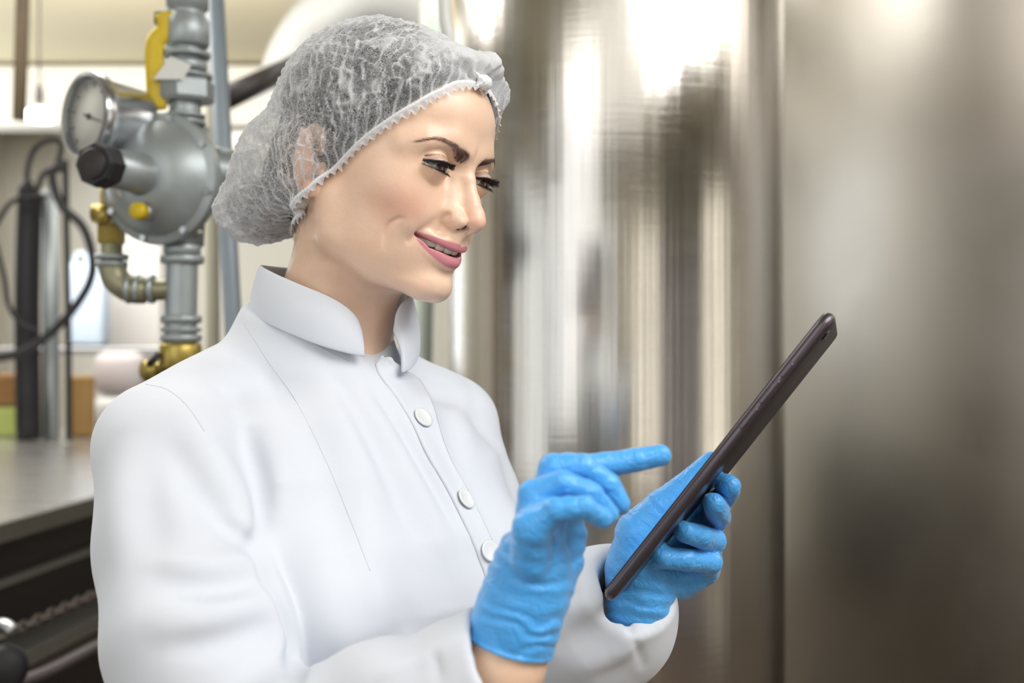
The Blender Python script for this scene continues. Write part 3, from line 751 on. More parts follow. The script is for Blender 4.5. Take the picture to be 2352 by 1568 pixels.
def hairnet_material():
    t = NT('hairnet_fleece'); c = t.coord('Object')
    def fib(scale, seed, w, warp=1.0):
        m = t.new('ShaderNodeMapping'); t.t.links.new(c, m.inputs['Vector']); m.inputs['Location'].default_value = (seed, seed * 1.7, seed * .3)
        m.inputs['Rotation'].default_value = (seed * .7, seed * 1.3, seed * 2.1)
        n = t.new('ShaderNodeTexNoise'); n.inputs['Scale'].default_value = scale; n.inputs['Detail'].default_value = 2.5
        n.inputs['Distortion'].default_value = warp; n.inputs['Roughness'].default_value = 0.62; t.t.links.new(m.outputs[0], n.inputs['Vector'])
        a = t.math('ABSOLUTE', t.math('SUBTRACT', n.outputs['Fac'], 0.5))
        return t.math('SUBTRACT', 1.0, t.math('DIVIDE', a, w), clamp=True)
    f = fib(75, 1.0, 0.016, 2.6)
    for k, (sc, w) in enumerate(((110, .018), (160, .022), (60, .010), (230, .03))):
        f = t.math('MAXIMUM', f, t.math('MULTIPLY', fib(sc, 2.3 + k * 1.9, w, 1.6 + .3 * k), 0.85))
    at = t.new('ShaderNodeVertexColor', layer_name='tint').outputs[0]
    sp = t.new('ShaderNodeSeparateColor', Color=at); den = sp.outputs[0]
    lw = t.new('ShaderNodeLayerWeight', Blend=0.35).outputs['Facing']
    cl = t.noise(55, 3, vec=c)
    base = t.math('ADD', t.math('MULTIPLY', cl, 0.12), 0.0)
    alpha = t.math('ADD', t.math('MULTIPLY', f, t.math('MULTIPLY_ADD', t.ramp(t.noise(42, 3, vec=c), [(0.35, (0, 0, 0)), (0.65, (1, 1, 1))]), 0.5, 0.42)), base)
    alpha = t.math('ADD', alpha, t.math('MULTIPLY', t.math('POWER', lw, 1.7), 0.95))
    alpha = t.math('ADD', alpha, den, clamp=True)
    dif = t.new('ShaderNodeBsdfDiffuse', Color=(0.97, 0.98, 1.0, 1)); tr = t.new('ShaderNodeBsdfTranslucent', Color=(0.97, 0.98, 1.0, 1))
    bn = t.bump(f, 0.5, 0.0006); t.t.links.new(bn, dif.inputs['Normal'])
    m1 = t.new('ShaderNodeMixShader'); m1.inputs[0].default_value = 0.3
    t.t.links.new(dif.outputs[0], m1.inputs[1]); t.t.links.new(tr.outputs[0], m1.inputs[2])
    tp = t.new('ShaderNodeBsdfTransparent'); m2 = t.new('ShaderNodeMixShader')
    t.t.links.new(alpha, m2.inputs[0]); t.t.links.new(tp.outputs[0], m2.inputs[1]); t.t.links.new(m1.outputs[0], m2.inputs[2])
    t.t.links.new(m2.outputs[0], t.out.inputs['Surface'])
    return t.m
M_net = hairnet_material()
net = mesh_from('hairnet', Hd(CV2), CF, M_net, person)
# cloth lies double where it gathers: denser at ridges, the elastic and the knot
b = brim_side(CV); kr = np.sqrt(((CV - KNOT) ** 2).sum(1))
den = 0.02 + 0.16 * sstep(-20, -90, CV[:, 1]) + 0.55 * gauss(CV, (0, 72, 92), (40, 24, 14)) + 0.95 * RID + 0.06 * sstep(0.6, 2.4, PD) + 0.45 * np.exp(-np.maximum(b, 0) / 3.0) + 0.85 * np.exp(-(kr / 13) ** 2) + 0.30 * np.exp(-(kr / 38) ** 2) + 0.12 * gauss(CV, BUN, (50, 45, 45))
den = np.clip(den, 0, 1); set_col(net, np.repeat(den[:, None], 3, 1)); net['label'] = 'white see-through crimped hairnet'
# elastic band, ruffle and knot
M_band = simple('elastic_band', (0.86, 0.88, 0.90, 1), 0.7, bump=0.3, scale=900)
n = len(LOOP); tang = np.roll(LOOP, -1, 0) - np.roll(LOOP, 1, 0); tang /= np.linalg.norm(tang, axis=1)[:, None]
cen = LOOP - np.array([0, -8, 0]); LN = grad(skin_noear, LOOP, 2.5); LN /= np.linalg.norm(LN, axis=1)[:, None] + 1e-9
down = np.cross(tang, LN); down /= np.linalg.norm(down, axis=1)[:, None]; down *= np.sign((down @ np.array([0, 0.45, -0.9])))[:, None]
vs = []
seg = np.linalg.norm(np.roll(LOOP, -1, 0) - LOOP, axis=1); arc = np.concatenate([[0], np.cumsum(seg)[:-1]])
for k in range(n):
    w = 1.5 + 0.15 * math.sin(arc[k] * 2.2)
    for (a_, o_) in ((-w, 1.0), (-w * 0.5, 2.0), (w * 0.5, 2.0), (w, 1.0)): vs.append(LOOP[k] - down[k] * a_ * -1 + LN[k] * (o_ + 0.25 * math.sin(arc[k] * 2.2)))
fs = [(k*4+j, ((k+1) % n)*4+j, ((k+1) % n)*4+j+1, k*4+j+1) for k in range(n) for j in range(3)]
o = mesh_from('elastic_band', Hd(np.array(vs)), fs, M_band, net); o['label'] = 'ribbed white elastic'
M_fr = NT('ruffle_fleece'); fa = M_fr.math('ADD', M_fr.math('MULTIPLY', M_fr.noise(500, 3, vec=M_fr.coord()), 0.5), 0.30)
M_fr.set(Base_Color=(0.88, 0.89, 0.92, 1), Roughness=0.8, Alpha=fa); M_fr = M_fr.m
tot = seg.sum(); np_ = int(tot / 7.6); vs = []; m = np_ * 10; rg = random.Random(5)
jit = [rg.uniform(.75, 1.3) for _ in range(np_)]; jl = [rg.uniform(-.12, .12) for _ in range(np_)]
for i in range(m):
    s_ = tot * i / m; k = min(int(np.searchsorted(arc, s_, 'right') - 1), n - 1); ph = (i % 10) / 10.0; j = i // 10
    f = ph * tot / np_; tri = ph if ph < 0.72 + jl[j] else (1 - ph) / (0.28 - jl[j]) * (0.72 + jl[j])
    Lh = 2.6 + 4.6 * jit[j] * tri ** 0.6
    lift = 1.2 + 2.0 * math.sin(ph * 2 * PI) * 0.7
    p0 = LOOP[k] + tang[k] * (s_ - arc[k])
    for q in range(4):
        t_ = q / 3.0; vs.append(p0 + down[k] * (1.0 + Lh * t_) + LN[k] * (1.4 + (lift - .4) * t_ * 0.9) - tang[k] * 0.9 * t_ * tri)
fs = [(i*4+q, ((i+1) % m)*4+q, ((i+1) % m)*4+q+1, i*4+q+1) for i in range(m) for q in range(3)]
o = mesh_from('ruffle', Hd(np.array(vs)), fs, M_fr, net); o['label'] = 'pleated see-through edge below the elastic'
# knot of gathered cloth on the forehead
vs = []; fs = []
kn = np.array([0.0, 0.85, 0.5]); kn /= np.linalg.norm(kn)
def knot_sdf(p):
    d = ell(p, KNOT + kn * 1.0, (7, 5.5, 6)); 
    q = p - KNOT.astype(np.float32)
    for a_, l_ in ((0.9, 11), (2.1, 10), (5.2, 12)):
        e = KNOT + np.array([math.sin(a_), -0.28 * math.cos(a_) - 0.18, math.cos(a_) * .9]) * l_
        d = smin(d, cap(p, KNOT + kn * 1.5, e, 3.0, 0.9), 2.5)
    return d + 0.35 * np.sin(q[:, 0] * 2.1) * np.cos(q[:, 2] * 1.4)
V_, F_ = sdf_mesh(knot_sdf, KNOT - 26, KNOT + 26, 0.8)
o = mesh_from('knot', Hd(V_), F_, M_band, net); o['label'] = 'gathered knot of the net over the forehead'
# hair under the net
M_hair = NT('dark_hair'); c = M_hair.coord('Object', (1, 1, 1)); nn = M_hair.noise(90, 5, 0.6, vec=M_hair.coord('Object', (1.0, 6.0, 1.5)), dist=1.5)
M_hair.set(Base_Color=M_hair.ramp(nn, [(0.3, (0.005, 0.004, 0.007)), (0.7, (0.028, 0.022, 0.026))]), Roughness=0.42, Normal=M_hair.bump(nn, 0.8, 0.003)); M_hair = M_hair.m
def hair_cut(p):
    d = hair_sdf(p); b = brim_side(p)
    line = np.interp(p[:, 1], [-60, -20, 10, 50, 70, 85], [-6.0, 10.0, 3.0, 2.5, 6.0, 14.0])
    return smax(d, -(b - line), 5)
V_, F_ = sdf_mesh(hair_cut, (-100, -150, -100), (100, 110, 140), 3.0 if FAST else 2.2)
N_ = vnormals(V_, F_); V_ = V_ + N_ * (sstep(8, 26, brim_side(V_)) * (1.2 * vnoise(V_ * np.array([1 / 4.0, 1 / 30.0, 1 / 9.0]), 51) + 1.4 * vnoise(V_ / 16.0, 52)))[:, None]
hair = mesh_from('hair', Hd(V_), F_, M_hair, person); hair['label'] = 'dark brown hair gathered under the net'
# a few loose hairs behind the ear
ls = []; rg = random.Random(9)
for k in range(26):
    y = rg.uniform(-46, -12); z0 = float(np.interp(y, BY, BZ)); h = HBVH.ray_cast(Vector((110, y, z0 + 2)), Vector((-1, 0, 0)))
    if h[0] is None: continue
    a = np.array(h[0]) + np.array([1.2, 0, 0]); L = rg.uniform(8, 26)
    ls.append([a, a + np.array([0.6, 1.5 + rg.uniform(-1, 1), -L * .5]), a + np.array([-.2, 3 + rg.uniform(-2, 2), -L])])
hairs('loose_hairs', ls, M_brow, 0.14, 'wisps of brown hair below the net')
# ================================================================== BODY, COAT, GLOVES
def mm(p): return np.asarray(p, float) * 1000.0
def Pm(px, py, d, r=None):
    q = mm(P(px, py, d)); return tuple(q) if r is None else tuple(q) + (r,)
def ZH(zx, zy, d, r):          # measured in the enlarged view of the hands
    return Pm(1050 + zx * 0.3941, 950 + zy * 0.3941, d, r)
BM = np.array([-165.0, 980.0, CAM_Z * 1000 - 42.0])
BR = np.array([[-0.716, 0.698, 0], [-0.698, -0.716, 0], [0, 0, 1.0]])
def Bl(p): return (p - BM) @ BR             # world mm -> body mm
def Bw(p): return np.asarray(p, float) @ BR.T + BM
ZS = [-1000, -840, -650, -450, -300, -220, -160, -110, -60, -20, 10]
AW = [226, 220, 205, 178, 148, 142, 146, 156, 158, 120, 60]
FY = [150, 150, 150, 148, 160, 172, 172, 155, 125, 98, 78]
BY_ = [-150, -145, -140, -120, -104, -108, -115, -118, -112, -100, -85]
def torso_sdf(p):
    q = Bl(p).astype(np.float32); x, y, z = q.T
    a = np.interp(z, ZS[::1], AW); f = np.interp(z, ZS, FY); b = np.interp(z, ZS, BY_)
    yc = (f + b) / 2 * 0.5 + 8; h = np.where(y > yc, f - yc, yc - b)
    n = 2.35; r = (np.abs(x / a) ** n + np.abs((y - yc) / h) ** n) ** (1 / n)
    d = (r - 1) * np.minimum(a, h) * 0.95
    d = smax(d, z - 8, 30); d = smax(d, -z - 850, 6)
    qx = np.stack([np.abs(x), y, z], 1)
    d = smin(d, cap(qx, (40, -22, 12), (148, -6, -36), 44, 46), 30)
    d = smin(d, cap(q, (0, -4, -4), (0, -12, 34), 77, 71), 16)
    d = smin(d, ell(qx, (72, 108, -165), (66, 62, 66)), 34)
    d = smax(d, z - 63 + 0.30 * y + 25 * gauss(q[:, :2], (-16, 78), (24, 26)), 5)
    return d
SR = [(-256, 862, -92, 58), (-238, 826, -150, 58), (-214, 782, -205, 60), (-176, 750, -290, 57), (-120, 716, -268, 56), (-62, 697, -232, 46), Pm(1160, 1545, .683)]
SR = [tuple(p[:2]) + (p[2] + CAM_Z * 1000, p[3]) if len(p) == 4 else p + (43,) for p in SR]
SL = [(-72, 1085, -92, 54), (-52, 1066, -160, 56), (-18, 1028, -262, 60), (20, 955, -262, 58)]
SL = [tuple(p[:2]) + (p[2] + CAM_Z * 1000, p[3]) for p in SL] + [Pm(1352, 1440, .905, 54), Pm(1404, 1412, .900, 46), Pm(1450, 1352, .864, 34)]
def vec(a, b): a = np.array(a[:3], float); b = np.array(b[:3], float); v = b - a; return v / np.linalg.norm(v)
CR_ax = vec(SR[-2], SR[-1]); CL_ax = vec(SL[-2], SL[-1])
def sleeve(p, S, axv, wall, depth, back=0.0):
    d = chain(p, S, 26); e = np.array(S[-1][:3]) - axv * back
    t = (p - e) @ axv
    ext = cap(p, S[-1][:3], np.array(S[-1][:3]) + axv * 40, S[-1][3])
    d = np.minimum(d, ext)
    d = smax(d, t, 3)
    inner = cap(p, e - axv * depth, e + axv * 80, S[-1][3] - wall - 6, S[-1][3] - wall)
    return smax(d, -inner, 2.5)
def coat_sdf(p):
    p = p.astype(np.float32)
    t = torso_sdf(p); r = sleeve(p, SR, CR_ax, 3.5, 55); l = sleeve(p, SL, CL_ax, 4, 60)
    t = smin(t, l, 22)
    k = np.interp(p[:, 2], [CAM_Z * 1000 - 170, CAM_Z * 1000 - 110], [3.0, 14.0])
    return smin(t, r, k)
NK = np.array([-155.0, 985.0, CAM_Z * 1000])
def folds(V):
    'drape of the coat: ridges (+) and valleys (-), each a soft line in space'
    d = np.zeros(len(V)); Y = np.array([1, 0.35, 1.0])
    L = [ # pixels of the line, distance, width mm, height mm
     ([(430, 960), (500, 1060), (585, 1225)], .83, 13, 5.5), ([(400, 1040), (470, 1150), (560, 1245)], .81, 10, -6),
     ([(600, 930), (640, 1060), (625, 1230)], .86, 14, 5.0), ([(560, 1000), (600, 1120), (592, 1260)], .85, 9, -6),
     ([(585, 1225), (592, 1275)], .84, 8, -9), ([(520, 1180), (575, 1215), (590, 1255)], .81, 6, 4),
     ([(360, 1290), (470, 1300), (585, 1285)], .78, 10, 5), ([(380, 1345), (480, 1350), (600, 1340)], .78, 10, -4),
     ([(330, 1430), (460, 1425), (610, 1385)], .77, 13, 4.5), ([(380, 1480), (500, 1470), (630, 1430)], .77, 11, -3.5),
     ([(290, 1000), (270, 1150), (290, 1330)], .80, 18, 3.5), ([(350, 1020), (345, 1170), (370, 1290)], .79, 14, -3),
     ([(715, 830), (800, 980), (850, 1180), (900, 1420)], .87, 17, 3.4), ([(660, 900), (740, 1060), (790, 1300)], .87, 14, -3.0),
     ([(800, 850), (900, 1010), (990, 1180), (1060, 1340)], .85, 11, 3.6), ([(770, 870), (860, 1030), (950, 1220)], .86, 9, -3.2),
     ([(850, 860), (930, 960), (1010, 1100), (1090, 1250)], .85, 8, 3.0), ([(880, 930), (960, 1060), (1030, 1190)], .85, 6, -2.6),
     ([(740, 1250), (760, 1400), (840, 1560)], .85, 16, 3), ([(880, 1300), (940, 1440), (960, 1560)], .84, 12, -3),
     ([(700, 760), (780, 800), (850, 850)], .92, 7, 2.0), ([(480, 820), (560, 880), (600, 960)], .9, 12, 2.4),
     ([(520, 790), (600, 850), (660, 960)], .92, 10, -2.2), ([(1000, 800), (1050, 900), (1080, 1040)], 1.02, 13, 2.5),
     ([(950, 820), (1010, 920), (1050, 1060)], 1.0, 10, -2.4),
     ([(1280, 1300), (1350, 1290), (1400, 1260)], .87, 10, -4), ([(1270, 1400), (1340, 1390), (1385, 1340)], .86, 9, 4),
     ([(1300, 1480), (1380, 1440), (1420, 1400)], .86, 9, -4), ([(1330, 1540), (1420, 1500), (1470, 1460)], .85, 8, 3.5),
     ([(1395, 1240), (1400, 1300), (1420, 1390), (1460, 1480), (1480, 1530)], .85, 3.0, -2.2),
     ([(1000, 1490), (1004, 1530), (1010, 1568)], .70, 3, -1.8), ([(588, 1250), (620, 1340), (655, 1430), (678, 1500), (672, 1568)], .8, 6, -17), ([(600, 1330), (640, 1420), (655, 1500)], .8, 12, 4), ([(860, 1560), (950, 1520), (1060, 1470)], .69, 9, 3.0)]
    if FOLD_LINES is None: return L
    for c, w, h in FOLD_LINES:
        lo = c.min(0) - 3 * w; hi = c.max(0) + 3 * w; s = np.nonzero(((V > lo) & (V < hi)).all(1))[0]
        if len(s) == 0: continue
        q = V[s].astype(np.float32); m = np.full(len(q), 1e9); tt = np.zeros(len(q)); n = len(c) - 1
        for i in range(n):
            ab = c[i+1] - c[i]; t = np.clip(((q - c[i]) @ ab) / (ab @ ab), 0, 1); e = q - c[i] - t[:, None] * ab
            dd = np.sqrt((e * e).sum(1)); b = dd < m; m[b] = dd[b]; tt[b] = (i + t[b]) / n
        d[s] += 1.45 * h * np.exp(-(m / w) ** 2) * np.sin(PI * np.clip(tt * .86 + .07, 0, 1)) ** 0.7
    d += 1.6 * vnoise(V / 60.0, 81) + 0.7 * vnoise(V / 28.0, 82)
    return d
FOLD_LINES = None
cV, cF = sdf_mesh(coat_sdf, (-400, 600, CAM_Z*1000 - 420), (190, 1260, CAM_Z*1000 + 60), 9.0, slack=2.0, newton=1)
CB = BVHTree.FromPolygons([Vector(v) for v in cV / 1000.0], [tuple(f) for f in cF.tolist()])
def on_coat(px, py):
    o = Vector((0, 0, CAM_Z)); d = (Vector(P(px, py, 1.0)) - o).normalized(); h = CB.ray_cast(o, d)
    return (None, None) if h[0] is None else (np.array(h[0]), np.array(h[1]))
FL = []
for pts, dd, w, h in folds(np.zeros((1, 3))):
    c = [on_coat(*q)[0] for q in catmull(pts, 12)]; c = [q * 1000 for q in c if q is not None]
    if len(c) > 2: FL.append((np.array(c), w, h))
FOLD_LINES = FL
def coat_fn(p):
    return coat_sdf(p) - folds(p)
V_, F_ = sdf_mesh(coat_fn, (-400, 600, CAM_Z*1000 - 920), (190, 1260, CAM_Z*1000 + 60), 6.0 if FAST else 3.6, slack=2.0, newton=1)
def cloth(name, col, thread=2600, rough=0.85):
    t = NT(name); c = t.coord('Object')
    w = t.new('ShaderNodeTexWave', Vector=c); w.inputs['Scale'].default_value = 420; w.inputs['Distortion'].default_value = 0.6
    n = t.noise(30, 4, vec=c); n2 = t.noise(900, 2, vec=c)
    h = t.math('ADD', t.math('MULTIPLY', w.outputs['Fac'], 0.22), t.math('ADD', t.math('MULTIPLY', n2, 0.3), t.math('MULTIPLY', n, 0.5)))
    t.set(Base_Color=t.mix(t.math('MULTIPLY', n, 0.25), col, tuple(v * 0.94 for v in col[:3]) + (1,)), Roughness=rough, Normal=t.bump(h, 0.12, 0.0008),
          Sheen_Weight=0.15)
    t.b.inputs['Specular IOR Level'].default_value = 0.25
    return t.m
M_coat = cloth('white_cotton', (0.675, 0.71, 0.775, 1))
coat = mesh_from('lab_coat', V_ / 1000.0, F_, M_coat, person); coat['label'] = 'white buttoned laboratory coat'
sm = coat.modifiers.new('smooth', 'SUBSURF'); sm.levels = 1; sm.render_levels = 1
CB = BVHTree.FromPolygons([Vector(v) for v in V_ / 1000.0], [tuple(f) for f in F_.tolist()])
def strip_on_coat(name, pix, width, lift, mat, parent, n=60, thick=0.0006, out=None):
    'flat band following the surface of the coat'
    c = catmull(pix, n); pts = []; nn = []
    for q in c:
        a, b = on_coat(q[0], q[1])
        if a is None: continue
        pts.append(a); nn.append(b)
    pts = np.array(pts); nn = np.array(nn)
    for _ in range(3): pts[1:-1] = (pts[:-2] + 2*pts[1:-1] + pts[2:]) / 4; nn[1:-1] = (nn[:-2] + 2*nn[1:-1] + nn[2:]) / 4
    tg = np.gradient(pts, axis=0); sd = np.cross(nn, tg); sd /= np.linalg.norm(sd, axis=1)[:, None]; nn /= np.linalg.norm(nn, axis=1)[:, None]
    w = np.interp(np.linspace(0, 1, len(pts)), np.linspace(0, 1, len(width)), width) if hasattr(width, '__len__') else np.full(len(pts), width)
    prof = [(-.5, -0.6), (-.5, .6), (-.46, 1), (.46, 1), (.5, .6), (.5, -0.6)]; m = len(prof)
    vs = [pts[i] + sd[i] * w[i] * a + nn[i] * lift * b for i in range(len(pts)) for a, b in prof]
    fs = [(i*m+j, i*m+(j+1) % m, (i+1)*m+(j+1) % m, (i+1)*m+j) for i in range(len(pts)-1) for j in range(m)]
    fs.append(tuple(range(m))[::-1]); fs.append(tuple((len(pts)-1)*m + j for j in range(m)))
    return mesh_from(name, vs, fs, mat, parent, smooth=False)
def seam(pix, r=0.0004, depth=0.0):
    c = catmull(pix, 90); pts = []
    for q in c:
        a, b = on_coat(q[0], q[1])
        if a is not None: pts.append(a + b * depth)
    pts = np.array(pts)
    for _ in range(2): pts[1:-1] = (pts[:-2] + 2*pts[1:-1] + pts[2:]) / 4
    vs, fs = tube_geo(pts, r, 6); return mesh_from('seam', vs, fs, M_seam, coat)
M_seam = simple('seam_thread', (0.70, 0.73, 0.78, 1), 0.9)
seam([(560, 740), (610, 820), (680, 920), (750, 1060), (800, 1180), (850, 1310)])
seam([(335, 882), (385, 895), (430, 932), (470, 990)])
seam([(600, 722), (670, 760), (745, 803), (800, 830)])
# stand collar ---------------------------------------------------------
def collar(a0, a1, name, rnd):
    vs = []; fs = []; n = 60; m = 9
    fa = math.atan2(-0.716, 0.698)
    for i in range(n + 1):
        rel = a0 + (a1 - a0) * i / n; ang = fa + math.radians(rel)
        zb = 7.0 - 21.0 * math.cos(math.radians(rel)) + 11.0 * math.sin(math.radians(rel)) ** 2
        e = abs(rel - a0 if rnd == 0 else rel - a1); e = abs(rel - a0); cr = min(1, max(0, e / (34.0 if rnd == 0 else 16.0))); h = 43.0 * (0.50 + 0.50 * math.sqrt(1 - (1 - cr) ** 2.2)) if rnd is not None else 44
        if rnd == 2: ex = 13.0 * math.exp(-((rel - a0) / 38.0) ** 2); zb -= ex; h += ex
        h *= 1 - 0.12 * (1 - math.cos(math.radians(rel))) / 2
        rb = 71 + 5 * math.cos(math.radians(rel)) ; rt = 62.5 + 4 * math.cos(math.radians(rel))
        for j in range(m):
            t = j / (m - 1); r = rb + (rt - rb) * t + 3.0 * math.sin(PI * t) + 1.2 * vnoise(np.array([[i * .13, t * 2, a0]]), 7)[0]
            vs.append((NK[0] + r * math.cos(ang), NK[1] + r * math.sin(ang), NK[2] + zb + h * t))
    for i in range(n):
        for j in range(m - 1): fs.append((i*m+j, (i+1)*m+j, (i+1)*m+j+1, i*m+j+1))
    o = mesh_from(name, np.array(vs) / 1000, fs, M_coat, coat)
    sd = o.modifiers.new('thickness', 'SOLIDIFY'); sd.thickness = 0.0032; sd.offset = 0
    bv = o.modifiers.new('edge', 'BEVEL'); bv.width = 0.0012; bv.segments = 2; bv.limit_method = 'ANGLE'
    return o
co = collar(-16.0, -180.0, 'collar', 0); co2 = collar(13.0, 180.0, 'collar', 2)
# undershirt neck and placket -----------------------------------------
M_shirt = cloth('shirt_jersey', (0.80, 0.79, 0.76, 1))
pts = [(NK[0] + 56 * math.cos(a), NK[1] + 56 * math.sin(a), NK[2] - 18 - 7 * math.cos(a + math.radians(45.7))) for a in np.linspace(0, 2*PI, 60, endpoint=False)]
vs, fs = tube_geo(np.array(pts) / 1000, 0.0052, 10, closed=True); o = mesh_from('undershirt', vs, fs, M_shirt, person); o['label'] = 'white round neckline of a shirt inside the collar'
def front_panel():
    'overlapping front edge of the coat: a band between the stitched line and the free edge, which stands off below the collar'
    R_ = catmull([(866, 832), (886, 838), (910, 857), (950, 873), (977, 907), (993, 944), (1005, 990), (1030, 1060), (1075, 1140), (1130, 1255), (1165, 1350)], 130)
    L_ = catmull([(862, 838), (868, 856), (881, 876), (902, 901), (920, 929), (938, 958), (955, 990), (980, 1045), (1030, 1130), (1085, 1245), (1122, 1345)], 130)
    m = 15; G = np.zeros((130, m, 3)); N = np.zeros((130, m, 3)); last = None
    for i in range(130):
        for j in range(m):
            q = L_[i] + (R_[i] - L_[i]) * j / (m - 1); a, b = on_coat(q[0], q[1])
            if i and (a is None or np.linalg.norm(a - G[i-1, j]) > 0.03): a, b = G[i-1, j] + (0 if i < 2 else (G[i-1, j] - G[i-2, j])), N[i-1, j]
            if a is None: a, b = (G[i, j-1], N[i, j-1]) if j else on_coat(905, 900)
            G[i, j] = a; N[i, j] = b
    for _ in range(8):
        for A_ in (G, N):
            A_[1:-1] = (A_[:-2] + 2 * A_[1:-1] + A_[2:]) / 4; A_[:, 1:-1] = (A_[:, :-2] + 2 * A_[:, 1:-1] + A_[:, 2:]) / 4
    N /= np.linalg.norm(N, axis=2)[:, :, None]; vs = []
    for i in range(130):
        t = i / 129; up = 0.006 * math.exp(-((t - .12) / 0.16) ** 2) + 0.0012; wv = 0.0016 * math.sin(t * 75 + 1) * math.exp(-t / .22)
        for j in range(m):
            s_ = j / (m - 1); roll = 0.0012 * math.exp(-((s_ - .93) / .06) ** 2)
            vs.append(G[i, j] + N[i, j] * (0.0010 + (up + wv) * s_ ** 1.8 + roll - (0.0014 if j == 0 else 0)))
    fs = [(i*m+j, i*m+j+1, (i+1)*m+j+1, (i+1)*m+j) for i in range(129) for j in range(m-1)]
    o = mesh_from('placket', vs, fs, M_coat, coat); sdm = o.modifiers.new('thickness', 'SOLIDIFY'); sdm.thickness = 0.0016; sdm.offset = 0; return o
pl = front_panel()
M_button = simple('button_plastic', (0.80, 0.82, 0.84, 1), 0.35)
for px, py in ((965, 964), (1062, 1150), (1120, 1268)):
    a, b = on_coat(px, py)
    b = b / np.linalg.norm(b); a = a + b * 0.0018; mb = MB()
    mb.lathe([(0.0008, 0.0), (0.0012, 0.0068), (0.0022, 0.0088), (0.0032, 0.0088), (0.0035, 0.0076), (0.0029, 0.0062), (0.0028, 0.0)], a, b, 36, close=False)
    mb.build('button', M_button, coat).location = (0, 0, 0)
# ---- gloves ------------------------------------------------------------
HANDR = dict(
 wrist=[ZH(345, 1210, .683, 25), ZH(410, 1010, .682, 23), ZH(440, 850, .68, 22)],
 pinky=[ZH(430, 860, .662, 12), ZH(430, 670, .652, 8.6), ZH(570, 560, .646, 7.2), ZH(740, 545, .646, 6.6), ZH(850, 610, .652, 6.0)],
 ring=[ZH(440, 830, .672, 13), ZH(440, 470, .666, 8.8), ZH(610, 405, .662, 7.6), ZH(775, 465, .664, 7.1), ZH(880, 585, .668, 6.6)],
 middle=[ZH(480, 830, .682, 13), ZH(560, 320, .680, 9.2), ZH(735, 310, .679, 8.0), ZH(880, 415, .681, 7.4), ZH(945, 525, .682, 6.8)],
 index=[ZH(520, 830, .692, 13), ZH(640, 340, .694, 10), ZH(860, 300, .702, 7.9), ZH(1040, 268, .705, 7.3), ZH(1185, 243, .706, 6.9)],
 thumb=[ZH(520, 1020, .695, 14), ZH(620, 860, .704, 12.5), ZH(665, 700, .706, 9.5), ZH(640, 560, .704, 8.0)])
HANDL = dict(
 wrist=[ZH(1025, 1240, .877, 22), ZH(1060, 1090, .872, 22), ZH(1075, 960, .876, 23)],
 palm=[ZH(1060, 900, .882, 22), ZH(1220, 700, .905, 17), ZH(1330, 700, .915, 15)],
 palm2=[ZH(1080, 990, .880, 20), ZH(1300, 930, .895, 17), ZH(1390, 850, .905, 14)],
 pinky=[ZH(1150, 980, .885, 16), ZH(1430, 900, .893, 11), ZH(1480, 862, .868, 8.6), ZH(1330, 850, .850, 8.2), ZH(1200, 842, .843, 7.4)],
 ring=[ZH(1230, 900, .90, 15), ZH(1450, 790, .902, 10.5), ZH(1500, 740, .872, 8.8), ZH(1420, 715, .852, 8.4), ZH(1335, 690, .842, 7.8)],
 middle=[ZH(1280, 800, .91, 15), ZH(1460, 660, .908, 10.5), ZH(1525, 600, .876, 9.0), ZH(1515, 560, .852, 8.8), ZH(1497, 525, .842, 8.2)],
 index=[ZH(1280, 720, .91, 15), ZH(1440, 540, .912, 10.5), ZH(1560, 480, .882, 8.8), ZH(1580, 445, .860, 8.6), ZH(1590, 420, .850, 8.2)],
 thumb=[ZH(1040, 880, .868, 21), ZH(1070, 700, .862, 19), ZH(1190, 545, .858, 13), ZH(1340, 420, .858, 10.5), ZH(1480, 285, .860, 8.6)])
def hand_sdf(p, Hn, cuff, axv, k=2.6):
    d = None
    for nm in Hn:
        c = chain(p, Hn[nm], 1.4 if nm not in ('wrist', 'palm', 'palm2') else 12)
        d = c if d is None else smin(d, c, 13 if nm in ('thumb', 'palm', 'palm2') else k)
    return d
def palm_fill(p, a, b, c, r):
    'thick triangle'
    a, b, c = [np.array(v, float) for v in (a, b, c)]; n = np.cross(b - a, c - a); n /= np.linalg.norm(n)
    best = None
    for s in np.linspace(0, 1, 6):
        q = cap(p, a, b + (c - b) * s, r); best = q if best is None else np.minimum(best, q)
    return best
CUFR = np.array(ZH(300, 1345, .684, 0)[:3]); AXR = vec(ZH(300, 1345, .684, 0), ZH(430, 900, .682, 0))
CUFL = np.array(ZH(1005, 1300, .880, 0)[:3]); AXL = vec(ZH(1050, 1150, .872, 0), ZH(1085, 900, .880, 0))
def glove_r(p):
    p = p.astype(np.float32); d = hand_sdf(p, HANDR, CUFR, AXR)
    d = smin(d, cap(p, CUFR - AXR * 10, HANDR['wrist'][0][:3], 27.5, 24.5), 10)
    d = smin(d, palm_fill(p, HANDR['wrist'][2][:3], HANDR['pinky'][1][:3], HANDR['index'][1][:3], 10), 8)
    t = (p - CUFR) @ AXR
    along = np.sin(t * 0.62 + 3 * vnoise(p / 15.0, 3)); d = d - 0.48 * along * sstep(95, 60, t) * (0.5 + 0.5 * vnoise(p / np.array([20, 20, 9.0]), 5)) * 1.5
    rim = np.exp(-((t - 1.2) / 1.1) ** 2); d = d - 1.0 * rim
    d = smax(d, -t, 1.0)
    inner = cap(p, CUFR - AXR * 20, CUFR + AXR * 22, 26.3, 23); return smax(d, -inner, 1.0)
